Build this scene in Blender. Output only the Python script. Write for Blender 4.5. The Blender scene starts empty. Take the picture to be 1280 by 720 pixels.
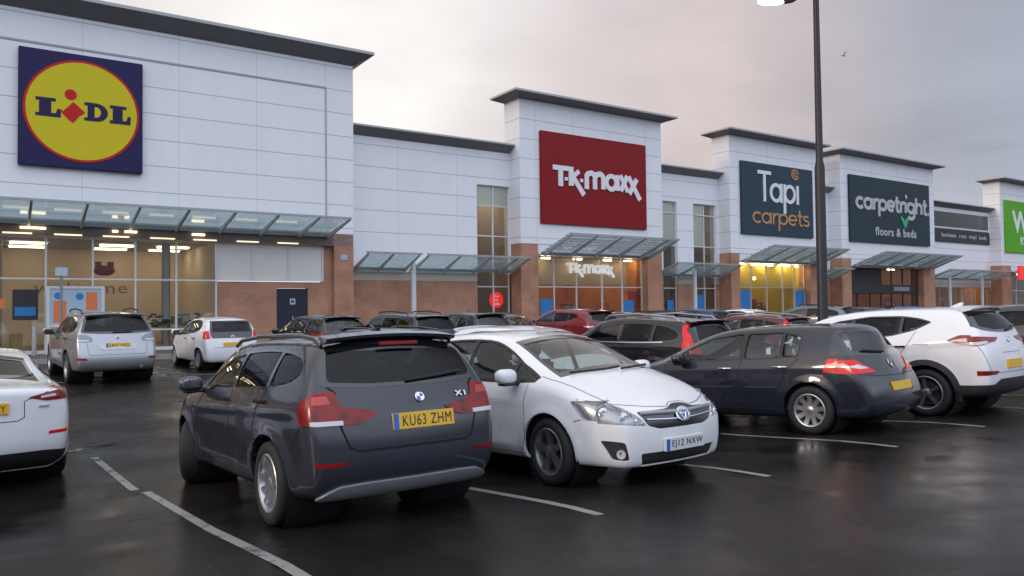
import bpy, bmesh, math, random
import numpy as np
from mathutils import Vector, Matrix
from mathutils.bvhtree import BVHTree
random.seed(7)
R = math.radians
scene = bpy.context.scene
COL = scene.collection

# ------------------------------------------------------------------ materials
def nt(name):
    m = bpy.data.materials.new(name); m.use_nodes = True
    t = m.node_tree; t.nodes.clear()
    out = t.nodes.new('ShaderNodeOutputMaterial')
    return m, t, out

def pbr(name, col, rough=.5, metal=0., coat=0., spec=.5, noise=0., nscale=6., bump=0., bscale=40.,
        emit=None, estr=0., rvar=0., dark_back=False, streak=False):
    m, t, out = nt(name)
    b = t.nodes.new('ShaderNodeBsdfPrincipled')
    b.inputs['Base Color'].default_value = (*col, 1); b.inputs['Roughness'].default_value = rough
    b.inputs['Metallic'].default_value = metal; b.inputs['Coat Weight'].default_value = coat
    b.inputs['Coat Roughness'].default_value = .04
    b.inputs['Specular IOR Level'].default_value = spec
    if emit:
        b.inputs['Emission Color'].default_value = (*emit, 1); b.inputs['Emission Strength'].default_value = estr
    tc = None
    if noise or bump or rvar:
        tc = t.nodes.new('ShaderNodeTexCoord')
        mp = t.nodes.new('ShaderNodeMapping'); t.links.new(tc.outputs['Object'], mp.inputs['Vector'])
        if streak: mp.inputs['Scale'].default_value = (1, 1, .12)
    if noise or rvar:
        n = t.nodes.new('ShaderNodeTexNoise'); n.inputs['Scale'].default_value = nscale; n.inputs['Detail'].default_value = 6
        t.links.new(mp.outputs['Vector'], n.inputs['Vector'])
    if noise:
        mx = t.nodes.new('ShaderNodeMix'); mx.data_type = 'RGBA'
        mx.inputs['A'].default_value = (*[c*(1-noise) for c in col], 1)
        mx.inputs['B'].default_value = (*[min(1, c*(1+noise)) for c in col], 1)
        t.links.new(n.outputs['Fac'], mx.inputs['Factor']); t.links.new(mx.outputs['Result'], b.inputs['Base Color'])
    if rvar:
        mr = t.nodes.new('ShaderNodeMapRange'); mr.inputs['To Min'].default_value = max(.02, rough-rvar); mr.inputs['To Max'].default_value = rough+rvar
        mr.inputs['From Min'].default_value = .3; mr.inputs['From Max'].default_value = .7
        t.links.new(n.outputs['Fac'], mr.inputs['Value']); t.links.new(mr.outputs['Result'], b.inputs['Roughness'])
    if bump:
        n2 = t.nodes.new('ShaderNodeTexNoise'); n2.inputs['Scale'].default_value = bscale; n2.inputs['Detail'].default_value = 4
        t.links.new(tc.outputs['Object'], n2.inputs['Vector'])
        bp = t.nodes.new('ShaderNodeBump'); bp.inputs['Strength'].default_value = bump; bp.inputs['Distance'].default_value = .01
        t.links.new(n2.outputs['Fac'], bp.inputs['Height']); t.links.new(bp.outputs['Normal'], b.inputs['Normal'])
    if dark_back:
        g = t.nodes.new('ShaderNodeNewGeometry'); d = t.nodes.new('ShaderNodeBsdfDiffuse'); d.inputs['Color'].default_value = (.03, .03, .032, 1)
        ms = t.nodes.new('ShaderNodeMixShader'); t.links.new(g.outputs['Backfacing'], ms.inputs['Fac'])
        t.links.new(b.outputs[0], ms.inputs[1]); t.links.new(d.outputs[0], ms.inputs[2]); t.links.new(ms.outputs[0], out.inputs[0])
    else:
        t.links.new(b.outputs[0], out.inputs[0])
    return m

def lens(name, col, dark):
    """moulded lamp lens: fine ribs under a clear skin"""
    m, t, out = nt(name); b = t.nodes.new('ShaderNodeBsdfPrincipled'); tc = t.nodes.new('ShaderNodeTexCoord')
    wv = t.nodes.new('ShaderNodeTexWave'); wv.bands_direction = 'Z'; wv.inputs['Scale'].default_value = 26; wv.inputs['Distortion'].default_value = .6; t.links.new(tc.outputs['Object'], wv.inputs['Vector'])
    n = t.nodes.new('ShaderNodeTexVoronoi'); n.inputs['Scale'].default_value = 9; t.links.new(tc.outputs['Object'], n.inputs['Vector'])
    mu = t.nodes.new('ShaderNodeMath'); mu.operation = 'MULTIPLY'; t.links.new(wv.outputs['Fac'], mu.inputs[0]); t.links.new(n.outputs['Distance'], mu.inputs[1])
    cr = t.nodes.new('ShaderNodeValToRGB'); cr.color_ramp.elements[0].color = (*dark, 1); cr.color_ramp.elements[1].color = (*col, 1); cr.color_ramp.elements[0].position = .02; cr.color_ramp.elements[1].position = .45
    t.links.new(mu.outputs[0], cr.inputs['Fac']); t.links.new(cr.outputs['Color'], b.inputs['Base Color'])
    b.inputs['Roughness'].default_value = .28; b.inputs['Specular IOR Level'].default_value = .25; b.inputs['Coat Weight'].default_value = .45; b.inputs['Coat Roughness'].default_value = .05
    t.links.new(b.outputs[0], out.inputs[0]); return m
def thin_fresnel(t, ior=1.5):
    """same reflectance from either side of a thin pane"""
    g = t.nodes.new('ShaderNodeNewGeometry'); m = t.nodes.new('ShaderNodeMath'); m.operation = 'MULTIPLY_ADD'; m.inputs[1].default_value = 1/ior-ior; m.inputs[2].default_value = ior
    t.links.new(g.outputs['Backfacing'], m.inputs[0]); fr = t.nodes.new('ShaderNodeFresnel'); t.links.new(m.outputs[0], fr.inputs['IOR']); return fr
def glass(name, tint, refl=1.0, rough=.01, extra=.0):
    """thin pane: tinted see-through plus a mirror layer by Fresnel"""
    m, t, out = nt(name)
    tr = t.nodes.new('ShaderNodeBsdfTransparent'); tr.inputs['Color'].default_value = (*tint, 1)
    gl = t.nodes.new('ShaderNodeBsdfGlossy'); gl.inputs['Color'].default_value = (refl, refl, refl, 1); gl.inputs['Roughness'].default_value = rough
    fr = thin_fresnel(t)
    mu = t.nodes.new('ShaderNodeMath'); mu.operation = 'MULTIPLY_ADD'; mu.inputs[1].default_value = 1.0; mu.inputs[2].default_value = extra; mu.use_clamp = True
    t.links.new(fr.outputs[0], mu.inputs[0])
    ms = t.nodes.new('ShaderNodeMixShader'); t.links.new(mu.outputs[0], ms.inputs['Fac'])
    t.links.new(tr.outputs[0], ms.inputs[1]); t.links.new(gl.outputs[0], ms.inputs[2]); t.links.new(ms.outputs[0], out.inputs[0])
    return m

M = {}
def paint(name, col, metal=0., rough=.32):
    """clear-coated car paint with a little road dirt in the gloss"""
    M[name] = pbr(name, col, rough=rough, metal=metal, coat=1., spec=.5 if max(col) > .2 else .2, noise=.04, nscale=3, rvar=.08, dark_back=True)
    return M[name]
paint('white_paint', (.74, .76, .78))
paint('graphite_paint', (.024, .027, .038), .0, .28)
paint('slate_paint', (.013, .016, .026), .0, .30)
paint('silver_paint', (.36, .38, .40), .6, .34)
paint('black_paint', (.007, .007, .009))
paint('charcoal_paint', (.030, .033, .040), .0)
paint('red_paint', (.17, .012, .018), .2)
paint('maroon_paint', (.10, .010, .018), .2)
paint('blue_paint', (.012, .022, .12), .3)
paint('grey_paint', (.13, .15, .17), .5)
paint('green_black_paint', (.012, .02, .022), .0)
paint('bright_blue_paint', (.01, .10, .45), .2)
M['rubber'] = pbr('rubber', (.012, .012, .013), .75, bump=.2, bscale=60)
M['trim'] = pbr('trim', (.014, .014, .016), .45)
M['plastic'] = pbr('plastic', (.022, .022, .025), .6, noise=.2, nscale=20)
M['seam'] = pbr('seam', (.004, .004, .004), .9)
M['gloss_black'] = pbr('gloss_black', (.008, .008, .01), .12, coat=1)
M['chrome'] = pbr('chrome', (.75, .76, .78), .14, metal=1)
M['mirror_glass'] = pbr('mirror_glass', (.16, .17, .18), .05, metal=1)
M['alloy'] = pbr('alloy', (.50, .51, .53), .3, metal=.85)
M['dark_alloy'] = pbr('dark_alloy', (.10, .10, .11), .35, metal=.8)
M['mid_alloy'] = pbr('mid_alloy', (.26, .27, .29), .32, metal=.8)
M['satin'] = pbr('satin', (.33, .35, .37), .4, metal=.5)
M['car_glass'] = glass('car_glass', (.46, .53, .51), extra=.02)
M['clear_screen'] = glass('clear_screen', (.66, .76, .75), extra=.03)
M['privacy'] = glass('privacy', (.12, .13, .14), refl=.65, extra=.0)
M['lamp_glass'] = glass('lamp_glass', (.85, .87, .88), extra=.06)
M['red_lens'] = lens('red_lens', (.32, .005, .006), (.08, .002, .003))
M['bright_red_lens'] = lens('bright_red_lens', (.85, .010, .010), (.50, .006, .008))
M['clear_lens'] = pbr('clear_lens', (.55, .56, .58), .12, coat=1)
M['smoke_lens'] = pbr('smoke_lens', (.20, .22, .25), .1, coat=1)
M['orange_lens'] = pbr('orange_lens', (.42, .025, .010), .2, coat=.5)
M['brake_light'] = pbr('brake_light', (.30, .006, .008), .2, coat=.5)
M['lamp_housing'] = pbr('lamp_housing', (.42, .43, .45), .22, metal=.7)
M['reflector'] = pbr('reflector', (.75, .76, .78), .12, metal=1)
M['interior'] = pbr('interior', (.03, .03, .032), .8)
M['seat_cloth'] = pbr('seat_cloth', (.07, .07, .075), .9)
M['plate_yellow'] = pbr('plate_yellow', (.74, .44, .03), .35)
M['plate_white'] = pbr('plate_white', (.62, .63, .62), .35)
M['plate_blue'] = pbr('plate_blue', (.02, .13, .50), .35)
M['plate_ink'] = pbr('plate_ink', (.015, .015, .018), .5)
M['emblem_blue'] = pbr('emblem_blue', (.02, .06, .30), .2, coat=1)

# ------------------------------------------------------------------ mesh helpers
def link(name, bm, mats, parent=None, smooth=None, matrix=None):
    me = bpy.data.meshes.new(name); bm.to_mesh(me); bm.free()
    if not isinstance(mats, (list, tuple)): mats = [mats]
    for m in mats: me.materials.append(M[m] if isinstance(m, str) else m)
    if smooth is not None:
        me.polygons.foreach_set('use_smooth', [True]*len(me.polygons))
        if smooth < 180: me.set_sharp_from_angle(angle=R(smooth))
    o = bpy.data.objects.new(name, me); COL.objects.link(o)
    if parent: o.parent = parent
    if matrix: o.matrix_basis = matrix
    return o
def empty(name, matrix=None, loc=None, parent=None):
    o = bpy.data.objects.new(name, None); COL.objects.link(o); o.empty_display_size = .3
    if loc: o.location = loc
    if matrix: o.matrix_basis = matrix
    if parent: o.parent = parent
    return o
def tag(o, label=None, cat=None, group=None, kind=None):
    if label: o['label'] = label
    if cat: o['category'] = cat
    if group: o['group'] = group
    if kind: o['kind'] = kind
    return o
def copy_tree(o, parent=None):
    c = o.copy(); COL.objects.link(c)
    if parent: c.parent = parent
    for ch in o.children: copy_tree(ch, c)
    return c
def box(bm, x0, x1, y0, y1, z0, z1, mi=0, bev=0.):
    vs = [bm.verts.new(p) for p in [(x0,y0,z0),(x1,y0,z0),(x1,y1,z0),(x0,y1,z0),(x0,y0,z1),(x1,y0,z1),(x1,y1,z1),(x0,y1,z1)]]
    fs = [bm.faces.new([vs[i] for i in f]) for f in [(0,3,2,1),(4,5,6,7),(0,1,5,4),(1,2,6,5),(2,3,7,6),(3,0,4,7)]]
    for f in fs: f.material_index = mi
    if bev:
        es = list({e for f in fs for e in f.edges})
        r = bmesh.ops.bevel(bm, geom=es, offset=bev, segments=2, affect='EDGES')
        for f in r['faces']: f.material_index = mi
    return vs
def prism(bm, pts, a0, a1, ax, mi=0):
    """extrude a 2-D outline from a0 to a1 along axis ax ('x': pts are (y,z), 'y': (x,z), 'z': (x,y))"""
    def P(p, a): return {'x': (a, p[0], p[1]), 'y': (p[0], a, p[1]), 'z': (p[0], p[1], a)}[ax]
    A = [bm.verts.new(P(p, a0)) for p in pts]; B = [bm.verts.new(P(p, a1)) for p in pts]
    n = len(pts); fs = [bm.faces.new(A), bm.faces.new(B[::-1])]
    for i in range(n): fs.append(bm.faces.new([A[i], B[i], B[(i+1) % n], A[(i+1) % n]]))
    for f in fs: f.material_index = mi
    return A+B
def fixn(bm):
    bmesh.ops.recalc_face_normals(bm, faces=bm.faces[:])
def tube(bm, pts, r, seg=8, mi=0, flat=None):
    """round bar along a polyline; flat=(ry,rz) gives an oval section"""
    rings = []
    n = len(pts); pts = [Vector(p) for p in pts]
    for i, p in enumerate(pts):
        d = (pts[min(i+1, n-1)]-pts[max(i-1, 0)]).normalized()
        up = Vector((0, 0, 1)) if abs(d.z) < .95 else Vector((0, 1, 0))
        a = d.cross(up).normalized(); b = a.cross(d).normalized()
        rr = r[i] if isinstance(r, (list, tuple)) else r
        ra, rb = (rr, rr) if not flat else flat
        rings.append([bm.verts.new(p + a*(ra*math.cos(t)) + b*(rb*math.sin(t))) for t in [2*math.pi*k/seg for k in range(seg)]])
    for i in range(n-1):
        for k in range(seg):
            f = bm.faces.new([rings[i][k], rings[i][(k+1) % seg], rings[i+1][(k+1) % seg], rings[i+1][k]]); f.material_index = mi
    for rg in (rings[0][::-1], rings[-1]):
        f = bm.faces.new(rg); f.material_index = mi
def lathe(bm, prof, seg=40, mi=0, axis='y', c=(0, 0, 0), closed=False):
    """revolve (r, a) profile round the axis through c"""
    rings = []
    for k in range(seg):
        t = 2*math.pi*k/seg; cs, sn = math.cos(t), math.sin(t)
        if axis == 'y': rings.append([bm.verts.new((c[0]+r*cs, c[1]+a, c[2]+r*sn)) for r, a in prof])
        elif axis == 'z': rings.append([bm.verts.new((c[0]+r*cs, c[1]+r*sn, c[2]+a)) for r, a in prof])
        else: rings.append([bm.verts.new((c[0]+a, c[1]+r*cs, c[2]+r*sn)) for r, a in prof])
    n = len(prof)
    for k in range(seg):
        A, B = rings[k], rings[(k+1) % seg]
        for i in range(n if closed else n-1):
            j = (i+1) % n
            try: f = bm.faces.new([A[i], A[j], B[j], B[i]]); f.material_index = mi
            except ValueError: pass
def blob(bm, c, s, mi=0, seg=12, sq=1.0):
    """super-ellipsoid: sq<1 is boxier"""
    def sp(v, e): return math.copysign(abs(v)**e, v)
    rings = []
    for i in range(1, seg):
        ph = -math.pi/2 + math.pi*i/seg
        rings.append([bm.verts.new((c[0]+s[0]*sp(math.cos(ph), sq)*sp(math.cos(t), sq), c[1]+s[1]*sp(math.cos(ph), sq)*sp(math.sin(t), sq), c[2]+s[2]*sp(math.sin(ph), sq)))
                      for t in [2*math.pi*k/(2*seg) for k in range(2*seg)]])
    n = 2*seg
    for i in range(len(rings)-1):
        for k in range(n):
            f = bm.faces.new([rings[i][k], rings[i][(k+1) % n], rings[i+1][(k+1) % n], rings[i+1][k]]); f.material_index = mi
    bm.faces.new(rings[0][::-1]).material_index = mi; bm.faces.new(rings[-1]).material_index = mi
def text_bm(s, w, h, depth, bold=0.):
    """lettering as a mesh, centred, fitted to w x h in its own xy plane, thick along z"""
    cu = bpy.data.curves.new('lettering', 'FONT'); cu.body = s; cu.extrude = .02; cu.offset = bold
    cu.resolution_u = 3; cu.space_character = 1.12
    ob = bpy.data.objects.new('lettering', cu); COL.objects.link(ob)
    dg = bpy.context.evaluated_depsgraph_get(); me = bpy.data.meshes.new_from_object(ob.evaluated_get(dg))
    bm = bmesh.new(); bm.from_mesh(me); bpy.data.objects.remove(ob); bpy.data.curves.remove(cu); bpy.data.meshes.remove(me)
    co = np.array([v.co[:] for v in bm.verts]); lo, hi = co.min(0), co.max(0)
    for v in bm.verts:
        v.co = Vector(((v.co.x-(lo[0]+hi[0])/2)/(hi[0]-lo[0])*w, (v.co.y-(lo[1]+hi[1])/2)/(hi[1]-lo[1])*h, v.co.z/.04*depth))
    return bm
def smooth_poly(pts, n=4):
    """closed Catmull-Rom through the outline points"""
    out = []; N = len(pts)
    for i in range(N):
        p0, p1, p2, p3 = [np.array(pts[(i+k-1) % N], float) for k in range(4)]
        for j in range(n):
            t = j/n
            out.append(tuple(.5*((2*p1)+(-p0+p2)*t+(2*p0-5*p1+4*p2-p3)*t*t+(-p0+3*p1-3*p2+p3)*t**3)))
    return out
def round_poly(pts, r, n=3):
    """outline with rounded corners"""
    out = []; N = len(pts)
    for i in range(N):
        p0, p1, p2 = [np.array(pts[(i+k-1) % N], float) for k in range(3)]
        a = p0-p1; b = p2-p1; la, lb = np.linalg.norm(a), np.linalg.norm(b); d = min(r, la*.45, lb*.45)
        A = p1+a/la*d; B = p1+b/lb*d
        for j in range(n+1):
            t = j/n; out.append(tuple((1-t)**2*A+2*t*(1-t)*p1+t*t*B))
    return out
def area(p): return .5*sum(p[i][0]*p[(i+1) % len(p)][1]-p[(i+1) % len(p)][0]*p[i][1] for i in range(len(p)))
def inset(p, d):
    if area(p) < 0: p = p[::-1]
    N = len(p); out = []
    for i in range(N):
        a, b, c = np.array(p[i-1]), np.array(p[i]), np.array(p[(i+1) % N])
        e1 = (b-a)/max(1e-6, np.linalg.norm(b-a)); e2 = (c-b)/max(1e-6, np.linalg.norm(c-b))
        n1 = np.array([-e1[1], e1[0]]); n2 = np.array([-e2[1], e2[0]]); n = n1+n2; n /= max(1e-6, np.linalg.norm(n))
        k = min(2.0, 1/max(.3, float(n@n1)))
        out.append(tuple(b+n*d*k))
    return out
def clip(p, x0, x1):
    """part of the outline between x0 and x1"""
    def half(p, f):
        o = []
        for i in range(len(p)):
            a, b = p[i-1], p[i]; fa, fb = f(a), f(b)
            if (fa >= 0) != (fb >= 0):
                t = fa/(fa-fb); o.append((a[0]+(b[0]-a[0])*t, a[1]+(b[1]-a[1])*t))
            if fb >= 0: o.append(b)
        return o
    p = half(p, lambda q: q[0]-(x0(q[1]) if callable(x0) else x0))
    return half(p, lambda q: (x1(q[1]) if callable(x1) else x1)-q[0])
def inside(x, y, p):
    c = False; n = len(p); j = n-1
    for i in range(n):
        if (p[i][1] > y) != (p[j][1] > y) and x < (p[j][0]-p[i][0])*(y-p[i][1])/(p[j][1]-p[i][1])+p[i][0]: c = not c
        j = i
    return c
# ------------------------------------------------------------------ the lie of the land
# the car park falls gently to a drainage channel and rises again to the shops; q runs along the bays, p along the rows
CAMZ = 1.5
PD = Vector((.7915, .6112)); QD = Vector((-.6112, .7915))
GQ = [-40, 0, 4.8, 6.4, 9, 12, 16, 21, 28, 34, 900]; GH = [1.5, 1.52, 1.62, 1.74, 1.86, 1.86, 1.73, 1.58, 1.52, 1.5, 1.5]
def ground_z(x, y): return CAMZ - float(np.interp(x*QD.x+y*QD.y, GQ, GH))
def pq(p, q): return (p*PD.x+q*QD.x, p*PD.y+q*QD.y)

def m_asphalt():
    m, t, out = nt('wet_asphalt'); L = t.links
    b = t.nodes.new('ShaderNodeBsdfPrincipled'); tc = t.nodes.new('ShaderNodeTexCoord')
    def noise(s, d=5, dist=0.):
        n = t.nodes.new('ShaderNodeTexNoise'); n.inputs['Scale'].default_value = s; n.inputs['Detail'].default_value = d
        n.inputs['Distortion'].default_value = dist; L.new(tc.outputs['Object'], n.inputs['Vector']); return n
    big = noise(.22, 4, .6); mid = noise(1.3, 5, .3); fine = noise(55, 3); grit = noise(160, 2)
    cr = t.nodes.new('ShaderNodeValToRGB'); e = cr.color_ramp.elements
    e[0].position = .3; e[0].color = (.0085, .0072, .0066, 1); e[1].position = .72; e[1].color = (.023, .0195, .0175, 1)
    mixn = t.nodes.new('ShaderNodeMath'); mixn.operation = 'MULTIPLY_ADD'; mixn.inputs[1].default_value = .45
    L.new(fine.outputs['Fac'], mixn.inputs[0])
    ad = t.nodes.new('ShaderNodeMath'); ad.operation = 'MULTIPLY'; ad.inputs[1].default_value = .55; L.new(mid.outputs['Fac'], ad.inputs[0]); L.new(ad.outputs[0], mixn.inputs[2])
    L.new(mixn.outputs[0], cr.inputs['Fac']); L.new(cr.outputs['Color'], b.inputs['Base Color'])
    # wet film: smooth where water stands, rougher where the stones stick out
    wet = t.nodes.new('ShaderNodeMath'); wet.operation = 'MULTIPLY_ADD'; wet.inputs[1].default_value = .5; L.new(mid.outputs['Fac'], wet.inputs[0])
    w2 = t.nodes.new('ShaderNodeMath'); w2.operation = 'MULTIPLY'; w2.inputs[1].default_value = .6; L.new(big.outputs['Fac'], w2.inputs[0]); L.new(w2.outputs[0], wet.inputs[2])
    mr = t.nodes.new('ShaderNodeMapRange'); mr.inputs['From Min'].default_value = .42; mr.inputs['From Max'].default_value = .66
    mr.inputs['To Min'].default_value = .09; mr.inputs['To Max'].default_value = .38; L.new(wet.outputs[0], mr.inputs['Value'])
    L.new(mr.outputs['Result'], b.inputs['Roughness'])
    b.inputs['Specular IOR Level'].default_value = .09
    bh = t.nodes.new('ShaderNodeMath'); bh.operation = 'ADD'; L.new(fine.outputs['Fac'], bh.inputs[0]); L.new(grit.outputs['Fac'], bh.inputs[1])
    bs = t.nodes.new('ShaderNodeMapRange'); bs.inputs['From Min'].default_value = .44; bs.inputs['From Max'].default_value = .66
    bs.inputs['To Min'].default_value = .05; bs.inputs['To Max'].default_value = .42; L.new(wet.outputs[0], bs.inputs['Value'])
    bp = t.nodes.new('ShaderNodeBump'); bp.inputs['Distance'].default_value = .006; L.new(bs.outputs['Result'], bp.inputs['Strength']); L.new(bh.outputs[0], bp.inputs['Height'])
    L.new(bp.outputs['Normal'], b.inputs['Normal']); L.new(b.outputs[0], out.inputs[0])
    return m
M['asphalt'] = m_asphalt()

def m_line():
    m, t, out = nt('worn_line_paint'); L = t.links
    b = t.nodes.new('ShaderNodeBsdfPrincipled'); tr = t.nodes.new('ShaderNodeBsdfTransparent'); ms = t.nodes.new('ShaderNodeMixShader')
    tc = t.nodes.new('ShaderNodeTexCoord'); n = t.nodes.new('ShaderNodeTexNoise'); n.inputs['Scale'].default_value = 3.1; n.inputs['Detail'].default_value = 12; n.inputs['Roughness'].default_value = .72
    L.new(tc.outputs['Object'], n.inputs['Vector'])
    mr = t.nodes.new('ShaderNodeMapRange'); mr.inputs['From Min'].default_value = .34; mr.inputs['From Max'].default_value = .47; L.new(n.outputs['Fac'], mr.inputs['Value'])
    b.inputs['Base Color'].default_value = (.26, .26, .25, 1); b.inputs['Roughness'].default_value = .35
    L.new(mr.outputs['Result'], ms.inputs['Fac']); L.new(tr.outputs[0], ms.inputs[1]); L.new(b.outputs[0], ms.inputs[2]); L.new(ms.outputs[0], out.inputs[0])
    return m
M['line'] = m_line()

bm = bmesh.new()
qs = sorted(set([-60, -20, -5, 0] + [2+.5*i for i in range(70)] + [40, 60, 120, 500]))
ps = [-400, -60, -20, 0, 20, 40, 80, 160, 500]
grid = [[bm.verts.new((*pq(p, q), ground_z(*pq(p, q)))) for p in ps] for q in qs]
for i in range(len(qs)-1):
    for j in range(len(ps)-1): bm.faces.new([grid[i][j], grid[i][j+1], grid[i+1][j+1], grid[i+1][j]])
tag(link('ground', bm, 'asphalt', smooth=180), kind='structure')

def strip(bm, a, b, w, lift=.004, n=14):
    """painted strip between two (p,q) points laid on the ground"""
    a, b = Vector(a), Vector(b); d = (b-a).normalized(); s = Vector((-d.y, d.x))*w/2; prev = None
    for i in range(n+1):
        c = a.lerp(b, i/n); v = []
        for k in (-1, 1):
            x, y = pq(*(c+s*k)); v.append(bm.verts.new((x, y, ground_z(x, y)+lift)))
        if prev: bm.faces.new([prev[0], prev[1], v[1], v[0]])
        prev = v
bm = bmesh.new()
for p, q0, q1 in [(1.86, 4.2, 8.6), (1.80, 8.8, 11.2), (4.2, 4.35, 9.0), (6.36, 4.3, 9.0), (8.75, 4.25, 9.0), (11.0, 4.2, 9.0), (13.4, 4.2, 9.0), (15.8, 4.2, 9.0), (18.2, 4.2, 9.0), (-.6, 4.3, 8.7), (-3, 4.3, 8.7),
                  (-.6, 9.2, 13.6), (4.2, 9.2, 13.6), (6.6, 9.2, 13.6), (9.0, 9.2, 13.6)]:
    strip(bm, (p, q0), (p, q1), .085)
for p in [0.0, 2.3, 4.9, 7.4, 9.9, 12.4, 14.9, 17.4]: strip(bm, (p, 20.6), (p, 25.2), .10)
# hatched walkway between the accessible bays
for k in range(6): strip(bm, (4.7, 20.8+k*.75), (5.5, 21.5+k*.75), .09, .006)
for k in range(6): strip(bm, (4.7, 21.5+k*.75), (5.5, 20.8+k*.75), .09, .008)
strip(bm, (2.4, 20.5), (6.9, 20.5), .10)
tag(link('bay_markings', bm, 'line'), kind='structure')
# ------------------------------------------------------------------ the shops (local frame: x = s along the front, y = into the building, z = up)
FU = Vector((.8303, .5573, 0)); FN = Vector((.5573, -.8303, 0)); FO = Vector((-17.187, 25.77, 0))
FM = Matrix(((FU.x, -FN.x, 0, FO.x), (FU.y, -FN.y, 0, FO.y), (0, 0, 1, 0), (0, 0, 0, 1)))

def m_panel(name, col):
    m, t, out = nt(name); L = t.links
    b = t.nodes.new('ShaderNodeBsdfPrincipled'); tc = t.nodes.new('ShaderNodeTexCoord')
    # each cladding panel a shade different, with faint rain streaks below the joints
    br = t.nodes.new('ShaderNodeTexBrick'); mp = t.nodes.new('ShaderNodeMapping'); mp.inputs['Rotation'].default_value = (R(90), 0, 0)
    sw = t.nodes.new('ShaderNodeSeparateXYZ'); cb = t.nodes.new('ShaderNodeCombineXYZ')
    L.new(tc.outputs['Object'], sw.inputs[0]); L.new(sw.outputs['X'], cb.inputs['X']); L.new(sw.outputs['Z'], cb.inputs['Y']); L.new(cb.outputs[0], br.inputs['Vector'])
    br.inputs['Color1'].default_value = (*[c*.985 for c in col], 1); br.inputs['Color2'].default_value = (*[min(1, c*1.012) for c in col], 1)
    br.inputs['Mortar'].default_value = (*col, 1); br.inputs['Mortar Size'].default_value = 0; br.inputs['Scale'].default_value = 1
    br.inputs['Brick Width'].default_value = 3.0; br.inputs['Row Height'].default_value = .985; br.offset = .0
    mp2 = t.nodes.new('ShaderNodeMapping'); mp2.inputs['Scale'].default_value = (2.2, 2.2, .14); L.new(tc.outputs['Object'], mp2.inputs['Vector'])
    n = t.nodes.new('ShaderNodeTexNoise'); n.inputs['Scale'].default_value = 1.6; n.inputs['Detail'].default_value = 6; L.new(mp2.outputs[0], n.inputs['Vector'])
    mr = t.nodes.new('ShaderNodeMapRange'); mr.inputs['From Min'].default_value = .35; mr.inputs['From Max'].default_value = .7; mr.inputs['To Min'].default_value = .975; mr.inputs['To Max'].default_value = 1.0
    L.new(n.outputs['Fac'], mr.inputs['Value'])
    mu = t.nodes.new('ShaderNodeMix'); mu.data_type = 'RGBA'; mu.blend_type = 'MULTIPLY'; mu.inputs['Factor'].default_value = 1
    L.new(br.outputs['Color'], mu.inputs['A']); L.new(mr.outputs['Result'], mu.inputs['B']); L.new(mu.outputs['Result'], b.inputs['Base Color'])
    b.inputs['Roughness'].default_value = .42; L.new(b.outputs[0], out.inputs[0]); return m
def m_brick(name, c1, c2, mort, sc=1., w=.225, h=.075):
    m, t, out = nt(name); L = t.links
    b = t.nodes.new('ShaderNodeBsdfPrincipled'); tc = t.nodes.new('ShaderNodeTexCoord'); br = t.nodes.new('ShaderNodeTexBrick')
    sw = t.nodes.new('ShaderNodeSeparateXYZ'); cb = t.nodes.new('ShaderNodeCombineXYZ'); ad = t.nodes.new('ShaderNodeMath'); ad.operation = 'ADD'
    L.new(tc.outputs['Object'], sw.inputs[0]); L.new(sw.outputs['X'], ad.inputs[0]); L.new(sw.outputs['Y'], ad.inputs[1]); L.new(ad.outputs[0], cb.inputs['X']); L.new(sw.outputs['Z'], cb.inputs['Y']); L.new(cb.outputs[0], br.inputs['Vector'])
    br.inputs['Color1'].default_value = (*c1, 1); br.inputs['Color2'].default_value = (*c2, 1); br.inputs['Mortar'].default_value = (*mort, 1)
    br.inputs['Scale'].default_value = sc; br.inputs['Brick Width'].default_value = w; br.inputs['Row Height'].default_value = h; br.inputs['Mortar Size'].default_value = .008; br.inputs['Bias'].default_value = -.2
    n = t.nodes.new('ShaderNodeTexNoise'); n.inputs['Scale'].default_value = 1.1; n.inputs['Detail'].default_value = 5; L.new(tc.outputs['Object'], n.inputs['Vector'])
    mr = t.nodes.new('ShaderNodeMapRange'); mr.inputs['From Min'].default_value = .3; mr.inputs['From Max'].default_value = .7; mr.inputs['To Min'].default_value = .75; mr.inputs['To Max'].default_value = 1.15; L.new(n.outputs['Fac'], mr.inputs['Value'])
    mu = t.nodes.new('ShaderNodeMix'); mu.data_type = 'RGBA'; mu.blend_type = 'MULTIPLY'; mu.inputs['Factor'].default_value = 1
    L.new(br.outputs['Color'], mu.inputs['A']); L.new(mr.outputs['Result'], mu.inputs['B']); L.new(mu.outputs['Result'], b.inputs['Base Color'])
    b.inputs['Roughness'].default_value = .75; L.new(b.outputs[0], out.inputs[0]); return m
M['panel'] = m_panel('cladding', (.82, .84, .87))
M['joint'] = pbr('joint', (.40, .42, .45), .7)
M['faint_joint'] = pbr('faint_joint', (.55, .57, .60), .7)
M['brick'] = m_brick('brick', (.30, .135, .085), (.25, .11, .07), (.24, .17, .13))
M['brick_smooth'] = m_brick('brick_smooth', (.50, .245, .15), (.43, .20, .12), (.40, .25, .18))
M['paving'] = m_brick('paving', (.14, .10, .08), (.10, .075, .06), (.05, .045, .04), w=.4, h=.4)
M['eave'] = pbr('eave', (.17, .17, .18), .55, noise=.15)
M['eave_edge'] = pbr('eave_edge', (.42, .43, .44), .45)
M['white_metal'] = pbr('white_metal', (.66, .67, .68), .4)
M['cream_metal'] = pbr('cream_metal', (.52, .49, .42), .5)
M['steel'] = pbr('steel', (.24, .26, .27), .45, metal=.3)
M['arm_steel'] = pbr('arm_steel', (.40, .43, .44), .45, metal=.2)
M['light_steel'] = pbr('light_steel', (.36, .38, .39), .4, metal=.3)
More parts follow.
